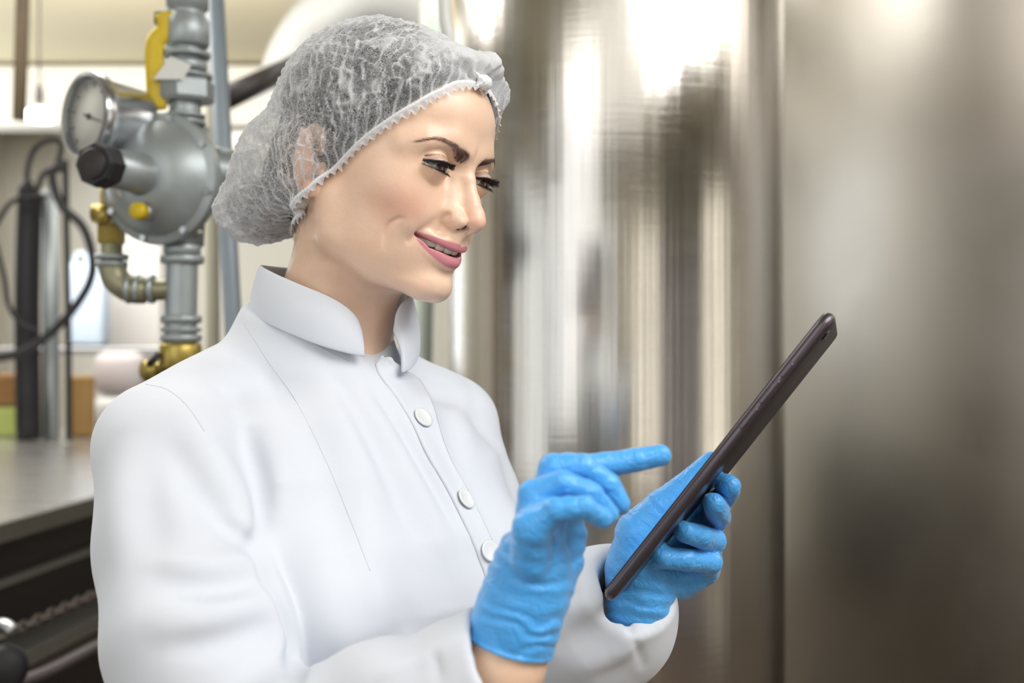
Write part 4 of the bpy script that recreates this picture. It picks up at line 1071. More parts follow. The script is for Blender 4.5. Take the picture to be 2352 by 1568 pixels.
def joints_wr(p, Hn, amp):
    d = 0
    for nm in ('pinky', 'ring', 'middle', 'index', 'thumb'):
        for j in Hn[nm][2:-1]:
            q = p - np.array(j[:3]); r = np.sqrt((q * q).sum(1)); d = d + np.exp(-(r / 11) ** 2) * np.abs(vnoise(p / 4.5, 9)) * amp
    return d
def glove_l(p):
    p = p.astype(np.float32); d = hand_sdf(p, HANDL, CUFL, AXL)
    d = smin(d, palm_fill(p, HANDL['wrist'][2][:3], HANDL['pinky'][1][:3], HANDL['index'][1][:3], 12), 10)
    t = (p - CUFL) @ AXL
    th = ((p - np.array(HANDL['thumb'][1][:3])) ** 2).sum(1) ** .5
    d = d - 0.8 * np.exp(-(th / 45) ** 2) * (1 - np.abs(vnoise(np.stack([p[:, 0] / 22, p[:, 1] / 22, (p[:, 2] + p[:, 0]) / 7], 1), 12)) * 2)
    d = d - 0.55 * np.sin(t * 0.7 + 3 * vnoise(p / 14.0, 3)) * sstep(60, 20, t)
    d = smax(d, -t, 1.0); inner = cap(p, CUFL - AXL * 20, CUFL + AXL * 15, 24, 21); return smax(d, -inner, 1.0)
def gl_fine(fn, Hn):
    return lambda p: fn(p) - joints_wr(p, Hn, 0.8) + 0.28 * np.abs(vnoise(p / np.array([7.0, 7.0, 3.2]), 14))
M_glove = NT('blue_nitrile'); c = M_glove.coord('Object'); g1 = M_glove.noise(150, 5, 0.65, vec=M_glove.coord('Object', (1, 1, 1.8)), dist=1.2); g2 = M_glove.noise(1500, 2, vec=c)
g3 = M_glove.math('ABSOLUTE', M_glove.math('SUBTRACT', M_glove.noise(60, 3, 0.5, vec=c, dist=1.6), 0.5))
h = M_glove.math('ADD', M_glove.math('MULTIPLY', g1, 0.5), M_glove.math('ADD', M_glove.math('MULTIPLY', M_glove.math('MINIMUM', g3, 0.08), 6.0), M_glove.math('MULTIPLY', g2, 0.05)))
M_glove.set(Base_Color=rgb(74, 168, 240), Roughness=0.32, Subsurface_Weight=0.12, Subsurface_Scale=0.004, Normal=M_glove.bump(h, 0.5, 0.0014))
M_glove.b.inputs['Subsurface Radius'].default_value = (0.3, 0.7, 1.0); M_glove.b.inputs['Sheen Weight'].default_value = 0.25
M_glove = M_glove.m
for nm, fn, Hn, lab in (('glove', glove_r, HANDR, 'blue glove on the hand raised over the tablet, forefinger stretched out'), ('glove', glove_l, HANDL, 'blue glove on the hand gripping the tablet')):
    A = np.array([q[:3] for v in Hn.values() for q in v]); lo = A.min(0) - 32; hi = A.max(0) + 22; lo[2] -= 10
    V_, F_ = sdf_mesh(gl_fine(fn, Hn), lo, hi, 1.6 if FAST else 1.0, slack=1.8, newton=1)
    o = mesh_from(nm, V_ / 1000.0, F_, M_glove, person); o['label'] = lab
# ---- the rest of the body: one skin mesh joined with the head ------------
WR = [SR[-3], SR[-2], tuple(CUFR + AXR * 8) + (20,), HANDR['wrist'][1][:3] + (17,)]
WR = [WR[0][:3] + (30,), WR[1][:3] + (27,), tuple(np.array(CUFR) - AXR * 12) + (22.5,), tuple(CUFR + AXR * 18) + (20,)]
WL = [SL[-3][:3] + (27,), tuple(0.5 * (np.array(SL[-2][:3]) + CUFL)) + (19,), tuple(CUFL - AXL * 4) + (16,), tuple(CUFL + AXL * 14) + (16,)]
def body_sdf(p):
    p = p.astype(np.float32); q = Bl(p); x, y, z = q.T; qx = np.stack([np.abs(x), y, z], 1)
    d = ell(q, (0, 5, -150), (140, 92, 165)); d = smin(d, ell(q, (0, 10, -420), (150, 95, 170)), 60)
    d = smin(d, cap(q, (0, -5, -40), (0, 0, 10), 50, 44), 30)
    d = smin(d, cap(qx, (40, -5, -35), (140, -5, -55), 30, 36), 25)
    for S, W in ((SR, WR), (SL, WL)):
        d = smin(d, chain(p, [S[0][:3] + (40,), S[2][:3] + (36,), S[3][:3] + (32,)] + [tuple(w) for w in W], 16), 16)
    d = smin(d, chain(qx, [(85, 10, -520, 78), (95, 20, -930, 50)]), 30)
    d = smin(d, chain(qx, [(95, 20, -930, 50), (100, -5, -1340, 36)]), 20)
    return d
V_, F_ = sdf_mesh(body_sdf, (-420, 600, 40), (220, 1260, CAM_Z*1000 - 12), 9.0 if FAST else 6.0, slack=2.0, newton=1)
bd = mesh_from('body', V_ / 1000.0, F_, M_skin); set_col(bd, np.tile(np.array(lin((0.94, 0.80, 0.695))), (len(V_), 1)))
def join_into(a, b):
    bm = bmesh.new(); bm.from_mesh(a.data); bm.from_mesh(b.data); bm.to_mesh(a.data); bm.free(); bpy.data.objects.remove(b)
    a.data.polygons.foreach_set('use_smooth', [True] * len(a.data.polygons))
join_into(person, bd)
# trousers and shoes
M_tr = cloth('trouser_cotton', (0.80, 0.81, 0.83, 1)); M_shoe = simple('clog_rubber', (0.8, 0.8, 0.8, 1), 0.5)
def trousers(p):
    q = Bl(p.astype(np.float32)); qx = np.stack([np.abs(q[:, 0]), q[:, 1], q[:, 2]], 1)
    d = smin(ell(q, (0, 8, -520), (170, 120, 130)), chain(qx, [(85, 10, -560, 92), (98, 20, -930, 68), (102, 0, -1370, 60)], 20), 40)
    return smax(d, -(q[:, 2] + 1385), 4)
V_, F_ = sdf_mesh(trousers, (-420, 700, 50), (120, 1260, 1100), 9.0, slack=2.0, newton=1); mesh_from('trousers', V_ / 1000, F_, M_tr, person)
for s in (1, -1):
    def shoe(p):
        q = Bl(p.astype(np.float32)); x0 = 103 * s
        d = smin(ell(q, (x0, 60, -1425), (46, 120, 45)), ell(q, (x0, -30, -1405), (42, 50, 62)), 30)
        return smax(d, -(q[:, 2] + (CAM_Z * 1000 - 42)), 6)
    c0 = Bw((103 * s, 40, -1415)); V_, F_ = sdf_mesh(shoe, c0 - 190, c0 + 190, 6.0); mesh_from('shoe', V_ / 1000, F_, M_shoe, person)
# ================================================================== TABLET
tn = np.array(P(1649, 1050, .785)) - np.array([0, 0, CAM_Z]); e0 = P(1388, 1380, .80); e1 = P(1912, 718, .768)
Lv = e1 - e0; TL = np.linalg.norm(Lv); Lv /= TL; vv = tn / np.linalg.norm(tn)
nr = np.cross(Lv, vv); nr /= np.linalg.norm(nr); nr = nr if nr[0] > 0 else -nr
Wv = vv + 0.062 * nr; Wv -= Lv * (Wv @ Lv); Wv /= np.linalg.norm(Wv); nr = np.cross(Lv, Wv); nr = nr if nr[0] > 0 else -nr
TW = 0.170; T0 = (e0 + e1) / 2
def tab(u, w, n): return T0 + Lv * u + Wv * w + nr * n
tablet = empty('tablet_computer', tuple(tab(0, TW / 2, 0)))
tag(tablet, 'dark grey tablet computer seen edge-on, gripped by the blue gloved hand', 'tablet')
def slab(u0, u1, w0, w1, n0, n1, rad, bev, seg=8):
    vs = []; cs = [(u1 - rad, w1 - rad, 0), (u0 + rad, w1 - rad, 1), (u0 + rad, w0 + rad, 2), (u1 - rad, w0 + rad, 3)]; ring = []
    for cu, cw, q in cs:
        for k in range(seg + 1):
            a = PI / 2 * (q + k / seg); ring.append((cu, cw, math.cos(a), math.sin(a)))
    lv = []; m = 6
    for k in range(m + 1):
        a = -PI / 2 + PI * k / m; lv.append((rad - bev + bev * math.cos(a), (n0 + n1) / 2 + (abs(n1 - n0) / 2 - bev) * (1 if a > 0.01 else -1 if a < -0.01 else 0) + bev * math.sin(a)))
    for r_, n_ in lv:
        for cu, cw, x, y in ring: vs.append(tab(cu + x * r_, cw + y * r_, n_))
    N = len(ring); fs = [(i*N+k, i*N+(k+1) % N, (i+1)*N+(k+1) % N, (i+1)*N+k) for i in range(len(lv)-1) for k in range(N)]
    fs += [tuple(range(N))[::-1], tuple(len(lv[:-1])*N + k for k in range(N))]
    return vs, fs
M_tb = simple('tablet_metal', rgb(92, 85, 92), 0.32, 0.75, vary=0.05); M_gl = NT('tablet_glass').set(Base_Color=(0.01, 0.01, 0.012, 1), Roughness=0.05).m
M_sc = NT('tablet_screen'); M_sc.set(Base_Color=(0.02, 0.02, 0.025, 1), Roughness=0.08); M_sc.b.inputs['Emission Color'].default_value = (0.75, 0.85, 1, 1); M_sc.b.inputs['Emission Strength'].default_value = 0.6; M_sc = M_sc.m
b_ = MB(); b_.add(*slab(-TL/2, TL/2, 0, TW, -0.0045, 0.0045, 0.012, 0.0042)); b_.build('body', M_tb, tablet)
b_ = MB(); b_.add(*slab(-TL/2 + .003, TL/2 - .003, .003, TW - .003, -0.0050, -0.0043, 0.010, 0.0003)); b_.build('front_glass', M_gl, tablet)
b_ = MB(); b_.add(*slab(-TL/2 + .02, TL/2 - .02, .012, TW - .012, -0.0053, -0.0050, 0.002, 0.0001)); b_.build('screen', M_sc, tablet)
for u0, u1 in ((TL/2 - .055, TL/2 - .043), (TL/2 - .078, TL/2 - .058), (TL/2 - .100, TL/2 - .082)):
    b_ = MB(); b_.add(*slab(u0, u1, -.0007, .002, -.0014, .0014, .001, .0004)); b_.build('button', M_tb, tablet)
b_ = MB(); b_.lathe([(0, .0), (0, .0042), (.0012, .0042), (.0014, 0.0034), (.0014, 0)], tab(TL/2 - .014, .014, .0044), nr, 24, close=False); b_.build('camera_lens', M_gl, tablet)
# ================================================================== THINGS IN THE BACKGROUND
def V3(px, py, d): return P(px, py, d)
def ring_pipe(mb, a, b, prof, n=28):
    'prof of (fraction of the length, radius)'
    a = np.array(a); b = np.array(b); L = np.linalg.norm(b - a); mb.lathe([(t * L, r) for t, r in prof], a, b - a, n); return mb
def hexnut(a, axis, r, t, n=6):
    mb = MB(); mb.lathe([(0, r * .93), (t * .12, r), (t * .88, r), (t, r * .93)], a, axis, n); return mb
# ---- pipe run with pressure regulator
PD_ = 1.60; K = PD_ / F
top = V3(434, -60, PD_); mid = V3(424, 300, PD_); low = V3(416, 700, PD_); base = V3(412, 1000, PD_)
pz = empty('gas_pipe', (float(base[0]), float(base[1]), 0.0)); tag(pz, 'grey vertical pipe with round pressure regulator, gauge and yellow lever valve behind the person', 'pipe')
m = MB(); m.tube([top + np.array([0, 0, RZ - top[2]]), top, mid, low, base, (base[0], base[1], 0.02)], 36 * K, 24); m.build('pipe', M_zinc, pz)
def coll(y0, y1, w, mat, name='collar', hexa=False):
    x = np.interp((y0 + y1) / 2, [-60, 300, 700, 1000], [434, 424, 416, 412]); a = V3(x, y1, PD_); b = V3(x, y0, PD_); L = b[2] - a[2]; r = w / 2 * K
    mb = MB(); mb.lathe([(0, r * .9), (L * .15, r), (L * .85, r), (L, r * .9)], a, (0, 0, 1), 6 if hexa else 32); mb.build(name, mat, pz, smooth=not hexa)
for y0, y1, w, h in ((120, 134, 108, 0), (140, 165, 92, 0), (170, 182, 118, 0), (182, 236, 132, 1), (262, 272, 92, 0), (276, 288, 94, 0), (560, 586, 84, 0), (586, 606, 100, 0), (724, 742, 94, 0), (752, 762, 92, 0), (768, 784, 94, 0)):
    coll(y0, y1, w, M_zinc, 'union_nut' if h else 'collar', bool(h))
coll(786, 850, 96, M_brass, 'brass_fitting')
vb = MB(); a = V3(430, 110, PD_); vb.lathe([(0, 44*K), (8*K, 50*K), (60*K, 50*K), (74*K, 40*K), (84*K, 40*K), (90*K, 48*K), (160*K, 48*K)], a, (0, 0, 1), 28); vb.build('valve_body', M_zinc, pz)
st = MB(); st.tube([V3(425, 30, PD_), V3(372, 44, PD_ - .01)], 16*K, 16); st.box(V3(372, 44, PD_ - .01) - 15*K, V3(372, 44, PD_ - .01) + 15*K, .003); st.build('valve_stem', M_dark, pz)
hd = MB(); c = catmull([V3(378, 30, PD_ - .02), V3(382, 70, PD_ - .02), V3(356, 100, PD_ - .02), V3(357, 190, PD_ - .02), V3(362, 252, PD_ - .02)], 26); hd.tube(c, 7*K, 14, flat=3.1); hd.build('valve_handle', M_yel, pz)['label'] = 'yellow lever of the ball valve'
tg_ = MB(); q0 = V3(392, 128, PD_ - .035); tg_.add([V3(392, 128, PD_-.03), V3(440, 150, PD_-.045), V3(420, 182, PD_-.045), V3(352, 182, PD_-.03), V3(392, 128, PD_-.028), V3(440, 150, PD_-.043), V3(420, 182, PD_-.043), V3(352, 182, PD_-.028)], [(0,1,2,3),(7,6,5,4),(0,4,5,1),(1,5,6,2),(2,6,7,3),(3,7,4,0)]); tg_.build('tag', M_white, pz, smooth=False)
# regulator
A = np.array([-0.30, -0.95, 0.0]); A /= np.linalg.norm(A)
C0 = V3(372, 412, PD_ - .03)
mb = MB(); mb.lathe([(-.052, .030), (-.045, .056), (-.016, .078), (-.008, .089), (.002, .091), (.010, .090), (.014, .080), (.024, .074), (.040, .055), (.050, .036)], C0, A, 64); rg_ = mb.build('pressure_regulator', M_zinc, pz, auto=0.6); rg_['label'] = 'round grey regulator with a black capped tube'
u_ = np.cross(A, (0, 0, 1)); u_ /= np.linalg.norm(u_); w_ = np.cross(u_, A)
for k in range(8):
    a = k * PI / 4 + .25; q = C0 + (u_ * math.cos(a) + w_ * math.sin(a)) * .084; b_ = hexnut(q + A * .008, A, .0055, .008); b_.lathe([(-.028, .0035), (.012, .0035)], q, A, 10); b_.build('bolt', M_steel, rg_, smooth=False)
mb = MB(); mb.lathe([(.035, .034), (.052, .028), (.058, .0265), (.120, .0255)], C0, A, 40); mb.build('spring_tube', M_zinc, rg_)
mb = MB(); mb.lathe([(.116, .0275), (.120, .029), (.142, .029), (.146, .026)], C0, A, 8); mb.build('hex_cap', M_black, rg_, smooth=False)['label'] = 'black hexagonal cap'
mb = MB(); mb.lathe([(.144, .0), (.1455, .020), (.148, .020), (.1492, .018), (.1494, .0)], C0, A, 32, close=False); mb.build('cap_face', M_dark, rg_)
mb = MB(); mb.lathe([(-.03, .052), (.02, .046), (.06, .036), (.10, .034)], V3(420, 395, PD_ + .02), np.array([1.0, 0.25, -.02]), 36); mb.build('outlet', M_zinc, rg_)
mb = MB(); mb.tube([V3(430, 290, PD_), V3(428, 400, PD_ + .02), V3(418, 560, PD_)], .030, 28); mb.build('body_core', M_zinc, rg_)
q = C0 + A * .046 + u_ * -.0 ; lp = V3(392, 418, PD_ - .085)
pt = MB(); R_ = np.stack([u_ * math.cos(1.15) + w_ * math.sin(1.15), -u_ * math.sin(1.15) + w_ * math.cos(1.15), A]).T
pt.box((-.024, -.008, -.001), (.024, .008, .001), 0.0005); vv_ = np.array(pt.v) @ R_.T + (C0 + A * .047 + u_ * .036 * -1 * -1 + w_ * -.004); pt.v = [tuple(p) for p in vv_]
pt.build('name_plate', M_cream, rg_, smooth=False)['label'] = 'small cream plate'
yc_ = V3(338, 488, PD_ - .07); mb = MB(); mb.lathe([(-.02, .010), (.0, .0105), (.016, .0105)], yc_, A, 20); mb.build('relief_port', M_steel, rg_)
mb = MB(); mb.lathe([(.012, .0), (.0125, .0118), (.024, .0112), (.026, .009), (.0262, 0)], yc_, A, 24, close=False); mb.build('port_cap', M_yel, rg_)['label'] = 'yellow cap'
# gauge
G = np.array([-0.64, -0.76, 0.03]); G /= np.linalg.norm(G); gc = V3(198, 266, PD_ - .06)
mb = MB(); mb.lathe([(-.085, .040), (-.078, .050), (-.020, .054), (-.012, .0600), (.0, .0610), (.004, .0600), (.005, .0540), (-.006, .0530), (-.0065, .0)], gc, G, 64, close=False); ga = mb.build('pressure_gauge', simple('gauge_case', (0.62, 0.64, 0.67, 1), 0.22, 0.95), pz, auto=0.6); ga['label'] = 'round steel gauge with white dial'
dial = MB(); dial.lathe([(-.006, 0), (-.0055, .0525), (-.0050, .0525), (-.0048, 0)], gc, G, 48, close=False); dial.build('dial', simple('dial_white', rgb(222, 222, 214), 0.6), ga)
gu = np.cross(G, (0, 0, 1)); gu /= np.linalg.norm(gu); gw = np.cross(gu, G)
mk = MB()
for k in range(28):
    a = -PI * .75 + k * PI * 1.5 / 27; dv = gu * math.sin(a) + gw * math.cos(a); r0 = .040 if k % 3 == 0 else .044
    mk.tube([gc + G * -.0044 + dv * r0, gc + G * -.0044 + dv * .048], .0009 if k % 3 == 0 else .0005, 5)
mk.build('scale_marks', M_dark, ga)
mb = MB(); dv = gu * math.sin(-1.9) + gw * math.cos(-1.9); mb.tube([gc - G * .003 - dv * .012, gc - G * .003 + dv * .038], [.0016, .0005], 6); mb.lathe([(-.003, .004), (0, .004)], gc - G * .002, G, 16); mb.build('needle', M_black, ga)
mb = MB(); mb.tube([gc - G * .085, gc - G * .11, V3(345, 300, PD_ - .01)], .010, 14); mb.build('stem', M_brass, ga)
# branch with small brass valve
c = catmull([V3(258, 500, PD_), V3(257, 590, PD_), V3(266, 640, PD_), V3(300, 664, PD_), V3(345, 666, PD_), V3(400, 664, PD_)], 40)
mb = MB(); mb.tube(c, [24*K]*10 + [31*K]*20 + [24*K]*10, 20); br = mb.build('branch_pipe', simple('old_zinc', rgb(150, 148, 122), .45, .6, .3, 50), pz); br['label'] = 'curved branch with brass valve'
for (x, y, r) in ((256, 596, 38), (256, 612, 36)): mb = MB(); mb.lathe([(0, r*K), (12*K, r*K)], V3(x, y, PD_), (0, 0, 1), 24); mb.build('collar', M_zinc, br)
for x in (292, 312, 344): mb = MB(); mb.lathe([(0, 33*K), (10*K, 33*K)], V3(x, 664, PD_), (1, 0, 0), 24); mb.build('collar', M_zinc, br)
mb = hexnut(V3(256, 560, PD_), (0, 0, 1), 31*K, 44*K); mb.build('brass_nut', M_brass, br, smooth=False)
mb = MB(); mb.tube([V3(238, 420, PD_), V3(238, 500, PD_)], 8*K, 10); mb.lathe([(0, 22*K), (52*K, 22*K), (58*K, 14*K)], V3(214, 490, PD_), (1, 0, 0), 16); mb.lathe([(-24*K, 18*K), (18*K, 18*K)], V3(240, 492, PD_ - .01), (0, 0, 1), 12); mb.build('brass_valve', M_brass, br)
# small brass cock low on the main pipe
mb = MB(); mb.tube([V3(405, 842, PD_), V3(345, 848, PD_)], 15*K, 14); mb.lathe([(-10*K, 24*K), (14*K, 24*K)], V3(345, 850, PD_), (-.6, -.8, 0), 12); ck = mb.build('drain_cock', M_brass, pz)
mb = MB(); mb.tube([V3(340, 838, PD_ - .02), V3(366, 812, PD_ - .02)], 8*K, 8); mb.build('lever', M_dark, ck)
# posts
M_post = simple('grey_paint', rgb(158, 170, 180), 0.45, 0.2)
def post(name, a, b, r, mat, label, cat='post', flat=None, upto=None, down=0.0):
    a = np.array(a); b = np.array(b); dv = (a - b) / (a[2] - b[2]); t = a + dv * ((upto or RZ) - a[2]); bo = b + dv * (down - b[2])
    e = mesh_from(name, *tube_geo([t, bo], r, 20, flat=flat), mat); tag(e, label, cat); return e
post('support_post', V3(494, 0, 1.95), V3(535, 740, 1.95), .0155, M_post, 'slim leaning blue-grey post just right of the gas pipe')
post('support_post', V3(487, 480, 2.3), V3(489, 760, 2.3), .014, simple('beige_paint', rgb(196, 192, 170), .5), 'slim beige post behind the gas pipe')
post('metal_post', V3(117, 436, 4.0), V3(117, 1000, 4.0), .029, M_zinc, 'grey metal post standing on the workbench right of the thick black hose', upto=float(V3(117, 436, 4.0)[2]), down=1.158)
post('hanging_pole', V3(52, 0, 3.6), V3(46, 210, 3.6), .021, simple('brown_paint', rgb(140, 124, 100), .6), 'brownish pole hanging from the ceiling at the upper left', 'pole', down=2.2)
# thick black hose bundle and cables
hz = mesh_from('hose_bundle', *tube_geo(catmull([V3(72, 438, 3.95), V3(68, 470, 3.95), V3(62, 700, 3.95), V3(66, 1009, 3.95)], 30), [.028, .038, .040, .042, .042, .042] + [.042] * 24, 18), M_black); tag(hz, 'thick black foam wrapped hose left of the grey metal post', 'hose')
def cable(pts, r, label, d=3.86):
    o = mesh_from('cable', *tube_geo(catmull([V3(x, y, d) for x, y in pts], 50), r * 1.75, 8), M_black); tag(o, label, 'cable'); return o
cable([(150, 368), (152, 500), (156, 700), (158, 1012)], .0065, 'straight black cable hanging right of the grey metal post')
cable([(72, 440), (62, 400), (78, 345), (112, 322), (140, 330), (130, 380), (100, 400), (84, 440)], .0055, 'black cable looping above the thick black hose', 3.80)
cable([(148, 380), (120, 400), (140, 470), (190, 520), (212, 590), (205, 650), (160, 720), (110, 770), (50, 810), (-40, 825)], .0085, 'black cable curving from the straight cable down to the left edge', 3.72)
cable([(-30, 560), (0, 500), (30, 462), (70, 455), (110, 450)], .0050, 'thin black cable arching in from the left edge')
cable([(-10, 560), (10, 640), (20, 700), (50, 745), (90, 760)], .0050, 'thin grey-black cable sagging beside the thick black hose')
# far things
M_blue = simple('blue_white_plastic', rgb(206, 222, 240), 0.4, vary=.05)
def jerrycan(x0, x1, y0, y1, d, label, mat):
    a = V3(x0, y1, d); b = V3(x1, y0, d); w = b[0] - a[0]; h = b[2] - a[2]; e = empty('canister', ((a[0]+b[0])/2, d, float(a[2]))); tag(e, label, 'canister')
    bm = MB(); bm.box((a[0], d - w * .35, a[2]), (b[0], d + w * .35, a[2] + h * .86), w * .12); bm.build('body', mat, e)
    n = MB(); n.lathe([(0, w * .16), (h * .08, w * .16)], (a[0] + w * .7, d, a[2] + h * .85), (0, 0, 1), 20); n.build('cap', M_blue, e)
    hn = MB(); hn.tube(catmull([(a[0] + w * .12, d, a[2] + h * .84), (a[0] + w * .2, d, a[2] + h * .96), (a[0] + w * .42, d, a[2] + h * .96), (a[0] + w * .5, d, a[2] + h * .84)], 14), w * .05, 8); hn.build('handle', mat, e)
SH = 5.0
jerrycan(158, 246, 575, 795, SH, 'pale blue plastic canister on the shelf behind the cables', M_blue)
def shelf(x0, x1, y, d, label, dep=.35):
    a = V3(x0, y, d); b = V3(x1, y, d); e = empty('shelf', ((a[0]+b[0])/2, d, 0)); tag(e, label, 'shelf')
    MB().box((a[0], d - dep/2, a[2] - .03), (b[0], d + dep/2, a[2]), .004).build('board', M_steel, e, smooth=False)
    for x in (a[0] + .02, b[0] - .02):
        for yy in (d - dep/2 + .02, d + dep/2 - .02): MB().box((x - .015, yy - .015, 0), (x + .015, yy + .015, a[2] - .03)).build('upright', M_steel, e, smooth=False)
shelf(-60, 400, 797, SH, 'steel shelf carrying the pale canister and bags'); 
def carton(name, x0, x1, y0, y1, d, mat, label, cat, bev=.01, dep=None, group=None):
    a = V3(x0, y1, d); b = V3(x1, y0, d); w = (b[0] - a[0]) * .7 if dep is None else dep
    o = MB().box((a[0], d - w/2, a[2]), (b[0], d + w/2, b[2]), bev).build(name, mat, smooth=bev > .012); tag(o, label, cat, group); return o
M_card = simple('cardboard', rgb(190, 150, 92), .8, vary=.2, scale=12); M_pink = simple('pale_sack', rgb(222, 212, 212), .8, vary=.1, scale=9); M_green = simple('green_label', rgb(200, 214, 120), .6); M_brown = simple('brown_carton', rgb(164, 122, 74), .8)
S2 = 4.12
carton('carton', -20, 46, 858, 932, S2, M_brown, 'brown carton at the left edge, on top of the green and white box', 'box')
carton('carton', -20, 46, 934, 1002, S2, M_green, 'green and white box at the left edge, under the brown carton', 'box')
carton('carton', 166, 214, 862, 1002, S2, M_card, 'tall tan carton right of the straight black cable', 'box')
carton('sack', 222, 330, 808, 905, S2 + .25, M_pink, 'pale pinkish sack behind the shoulder, top one', 'sack', bev=.04)
carton('sack', 222, 340, 906, 990, S2 + .25, M_white, 'white sack under the pale pinkish sack', 'sack', bev=.04)
carton('partition_board', 255, 372, 500, 1641, 4.75 + .5, simple('board_grey', rgb(206, 202, 198), .6), 'pale grey panel standing behind the main pipe', 'panel', .004, .05)
# pendant lamp
lp_ = empty('pendant_lamp', tuple(V3(90, 240, 4.6))); tag(lp_, 'bright round pendant lamp at the upper left', 'lamp')
cc = V3(90, 262, 4.6); mb = MB(); mb.lathe([(0, .0), (.004, .056), (.018, .066), (.035, .056), (.052, .030), (.056, 0)], cc - np.array([0, 0, .03]), (0, 0, 1), 32, close=False); mb.build('diffuser', emis('lamp_glow', (1, 0.98, 0.95, 1), 8), lp_)
mb = MB(); mb.lathe([(.040, .018), (.10, .016), (.12, .006)], cc, (0, 0, 1), 20); mb.build('socket', M_dark, lp_)
mb = MB(); mb.tube([cc + np.array([0, 0, .12]), (cc[0], cc[1], RZ)], .004, 6); mb.build('cord', M_dark, lp_)
# overhead duct, beam, pipes
dk = mesh_from('air_duct', *tube_geo(catmull([V3(640, 330, 3.6), V3(668, 150, 3.6), V3(740, 40, 3.6), V3(830, 0, 3.7), V3(930, 50, 3.9), V3(1000, 200, 4.1)], 60), .085, 32), M_white); tag(dk, 'fat white curved air duct arching behind the hairnet', 'duct')
bmz = mesh_from('roof_beam', *tube_geo([V3(505, 232, 2.9), V3(700, 140, 3.6)], .034, 4), M_dark); tag(bmz, 'dark slanting beam behind the left of the hairnet', 'beam')
wl = MB().box(V3(500, 340, 7.57) - np.array([0, .02, 0]), V3(720, 215, 7.57) + np.array([0, .02, 0])).build('lit_band_panel', emis('panel_glow', (1, .94, .84, 1), 0.85), smooth=False); tag(wl, 'glowing cream panel standing for a lit band behind the slanting beam', 'light')  # glowing panel added in place of a lit band, no lamp there
cb = MB().box((RX0 + .01, 6.1, RZ - .34), (RX1 - .01, 6.3, RZ - .02), .01).build('ceiling_beam', M_wall, smooth=False); tag(cb, 'pale beam crossing beneath the far ceiling', 'beam')
wp = mesh_from('water_pipe', *tube_geo(catmull([V3(990, -300, 3.0), V3(990, 0, 3.0), V3(984, 300, 3.0), V3(968, 800, 3.0), V3(966, 1500, 3.0)], 20), .029, 20), simple('mint_pipe', rgb(214, 226, 212), .4)); tag(wp, 'pale mint pipe left of the slim tank', 'pipe')
wp = mesh_from('steam_pipe', *tube_geo(catmull([V3(1018, -420, 1.5), V3(1020, 0, 1.5), V3(1032, 100, 1.5), V3(1040, 300, 1.52)], 20), .0085, 16), M_white); tag(wp, 'thin white pipe in front of the top of the slim tank', 'pipe')
# machine bench at the lower left
bz = 1.155
be = empty('workbench', (-1.9, 3.1, 0)); tag(be, 'stainless steel workbench with a dark underframe at the lower left', 'workbench')
M_bt = NT('bench_steel'); n = M_bt.noise(1.0, 4, .6, vec=M_bt.coord('Object', (3, 90, 3))); M_bt.set(Base_Color=(0.66, 0.65, 0.63, 1), Metallic=.85, Roughness=M_bt.math('ADD', M_bt.math('MULTIPLY', n, .12), .22)); M_bt = M_bt.m
e0_ = V3(-60, 1226, 2.06); e1_ = V3(200, 1157, 2.47); dr = (e1_ - e0_); dr[2] = 0; dr /= np.linalg.norm(dr); nn_ = np.array([-dr[1], dr[0], 0])
def bbox(mb, a, b, l, r, z0, z1, bev=.004):
    'box along the bench edge: a..b metres along, l..r metres to the left of the edge'
    o = e0_; c = [o + dr * s + nn_ * t for s, t in ((a, l), (b, l), (b, r), (a, r))]
    vs = [(q[0], q[1], z0) for q in c] + [(q[0], q[1], z1) for q in c]; return mb.add(vs, [(0,3,2,1),(4,5,6,7),(0,1,5,4),(1,2,6,5),(2,3,7,6),(3,0,4,7)])
bbox(MB(), -1.2, 2.6, 0, 1.1, bz - .004, bz).build('top', M_bt, be, smooth=False)
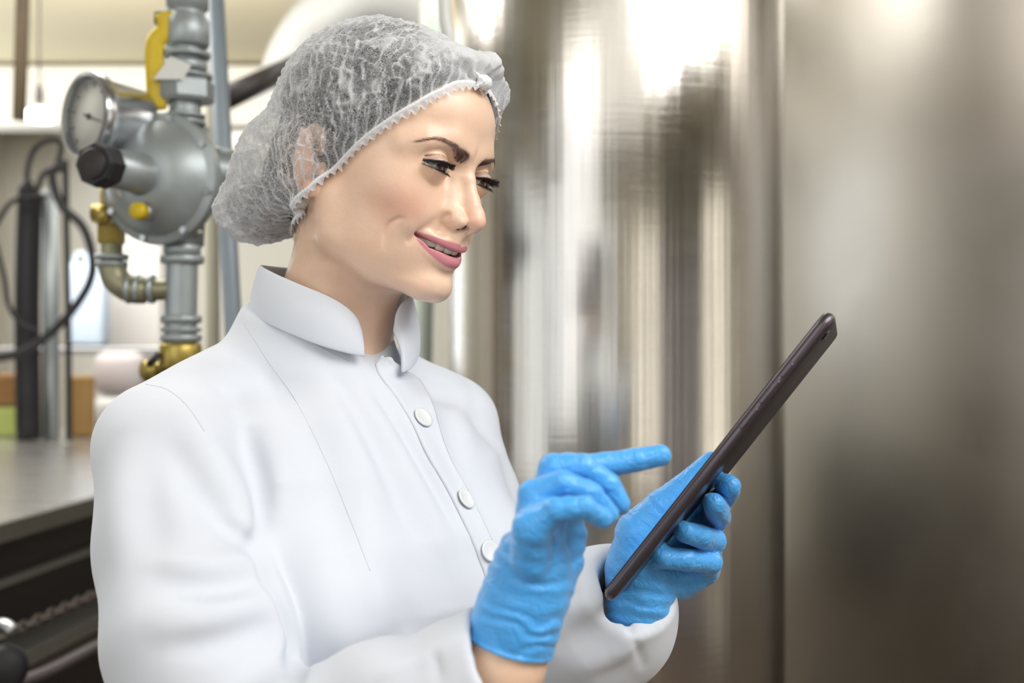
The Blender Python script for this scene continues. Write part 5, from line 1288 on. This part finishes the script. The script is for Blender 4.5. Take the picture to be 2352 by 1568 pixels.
bbox(MB(), -1.2, 2.6, -.002, .02, bz - .035, bz + .001).build('front_lip', simple('lip_steel_shaded', (0.26, 0.25, 0.23, 1), .4, .8), be, smooth=False)  # lip colour darkened to read as a shaded edge below the top
bbox(MB(), -1.2, 2.6, .06, 1.05, .55, bz - .006).build('dark_panel', M_dark, be, smooth=False)
for z_, w_ in ((bz - .130, .016), (bz - .265, .030), (bz - .335, .020)): bbox(MB(), -1.2, 2.6, .045 if w_ < .03 else -.03, .062, z_ - w_/2, z_ + w_/2).build('rail', simple('rail_grey', (0.30, 0.29, 0.27, 1), .4, .6), be, smooth=False)
for a_ in (-1.0, .4, 2.4):
    for t_2 in (.1, 1.0): bbox(MB(), a_, a_ + .05, t_2 - .05, t_2, 0, .56).build('leg', M_steel, be, smooth=False)
M_chain = simple('chain_steel', rgb(150, 138, 132), .4, .7)
for k in range(46):
    q = e0_ + dr * (-.25 + k * .026) + nn_ * .0; z = bz - .205 + .0
    mb = MB(); c3 = np.array([q[0], q[1], z]) - nn_ * .012; pts = [c3 + dr * math.cos(a) * .017 + (np.array([0, 0, 1]) if k % 2 else -nn_) * math.sin(a) * .0085 for a in np.linspace(0, 2*PI, 14, endpoint=False)]
    mb.tube(pts, .0032, 6, closed=True); mb.build('chain_link', M_chain, be)
mb = MB(); mb.lathe([(0, .030), (.01, .036), (.03, .036), (.04, .026)], V3(10, 1530, 1.72), (.3, -.95, .1), 32); kn_ = mb.build('control_knob', M_black, be); kn_['label'] = 'black round knob'
mb = MB(); mb.tube(catmull([V3(-30, 1455, 1.74), V3(5, 1436, 1.72), V3(30, 1450, 1.71)], 12), .011, 14); mb.build('chrome_cover', M_steel, kn_)
mb = MB(); mb.tube([V3(10, 1530, 1.73), V3(-10, 1540, 1.80), V3(-90, 1545, 2.15)], .010, 12); mb.build('shaft', M_dark, kn_)
# low dark machinery rail across the foot of the picture
cz = mesh_from('guard_rail', *tube_geo(catmull([V3(-40, 1590, 1.9), V3(100, 1545, 2.0), V3(230, 1480, 2.15), V3(330, 1440, 2.3)], 20), .010, 12), simple('rail_paint', rgb(110, 104, 108), .4, .3)); tag(cz, 'slanting grey guard rail under the workbench', 'rail')
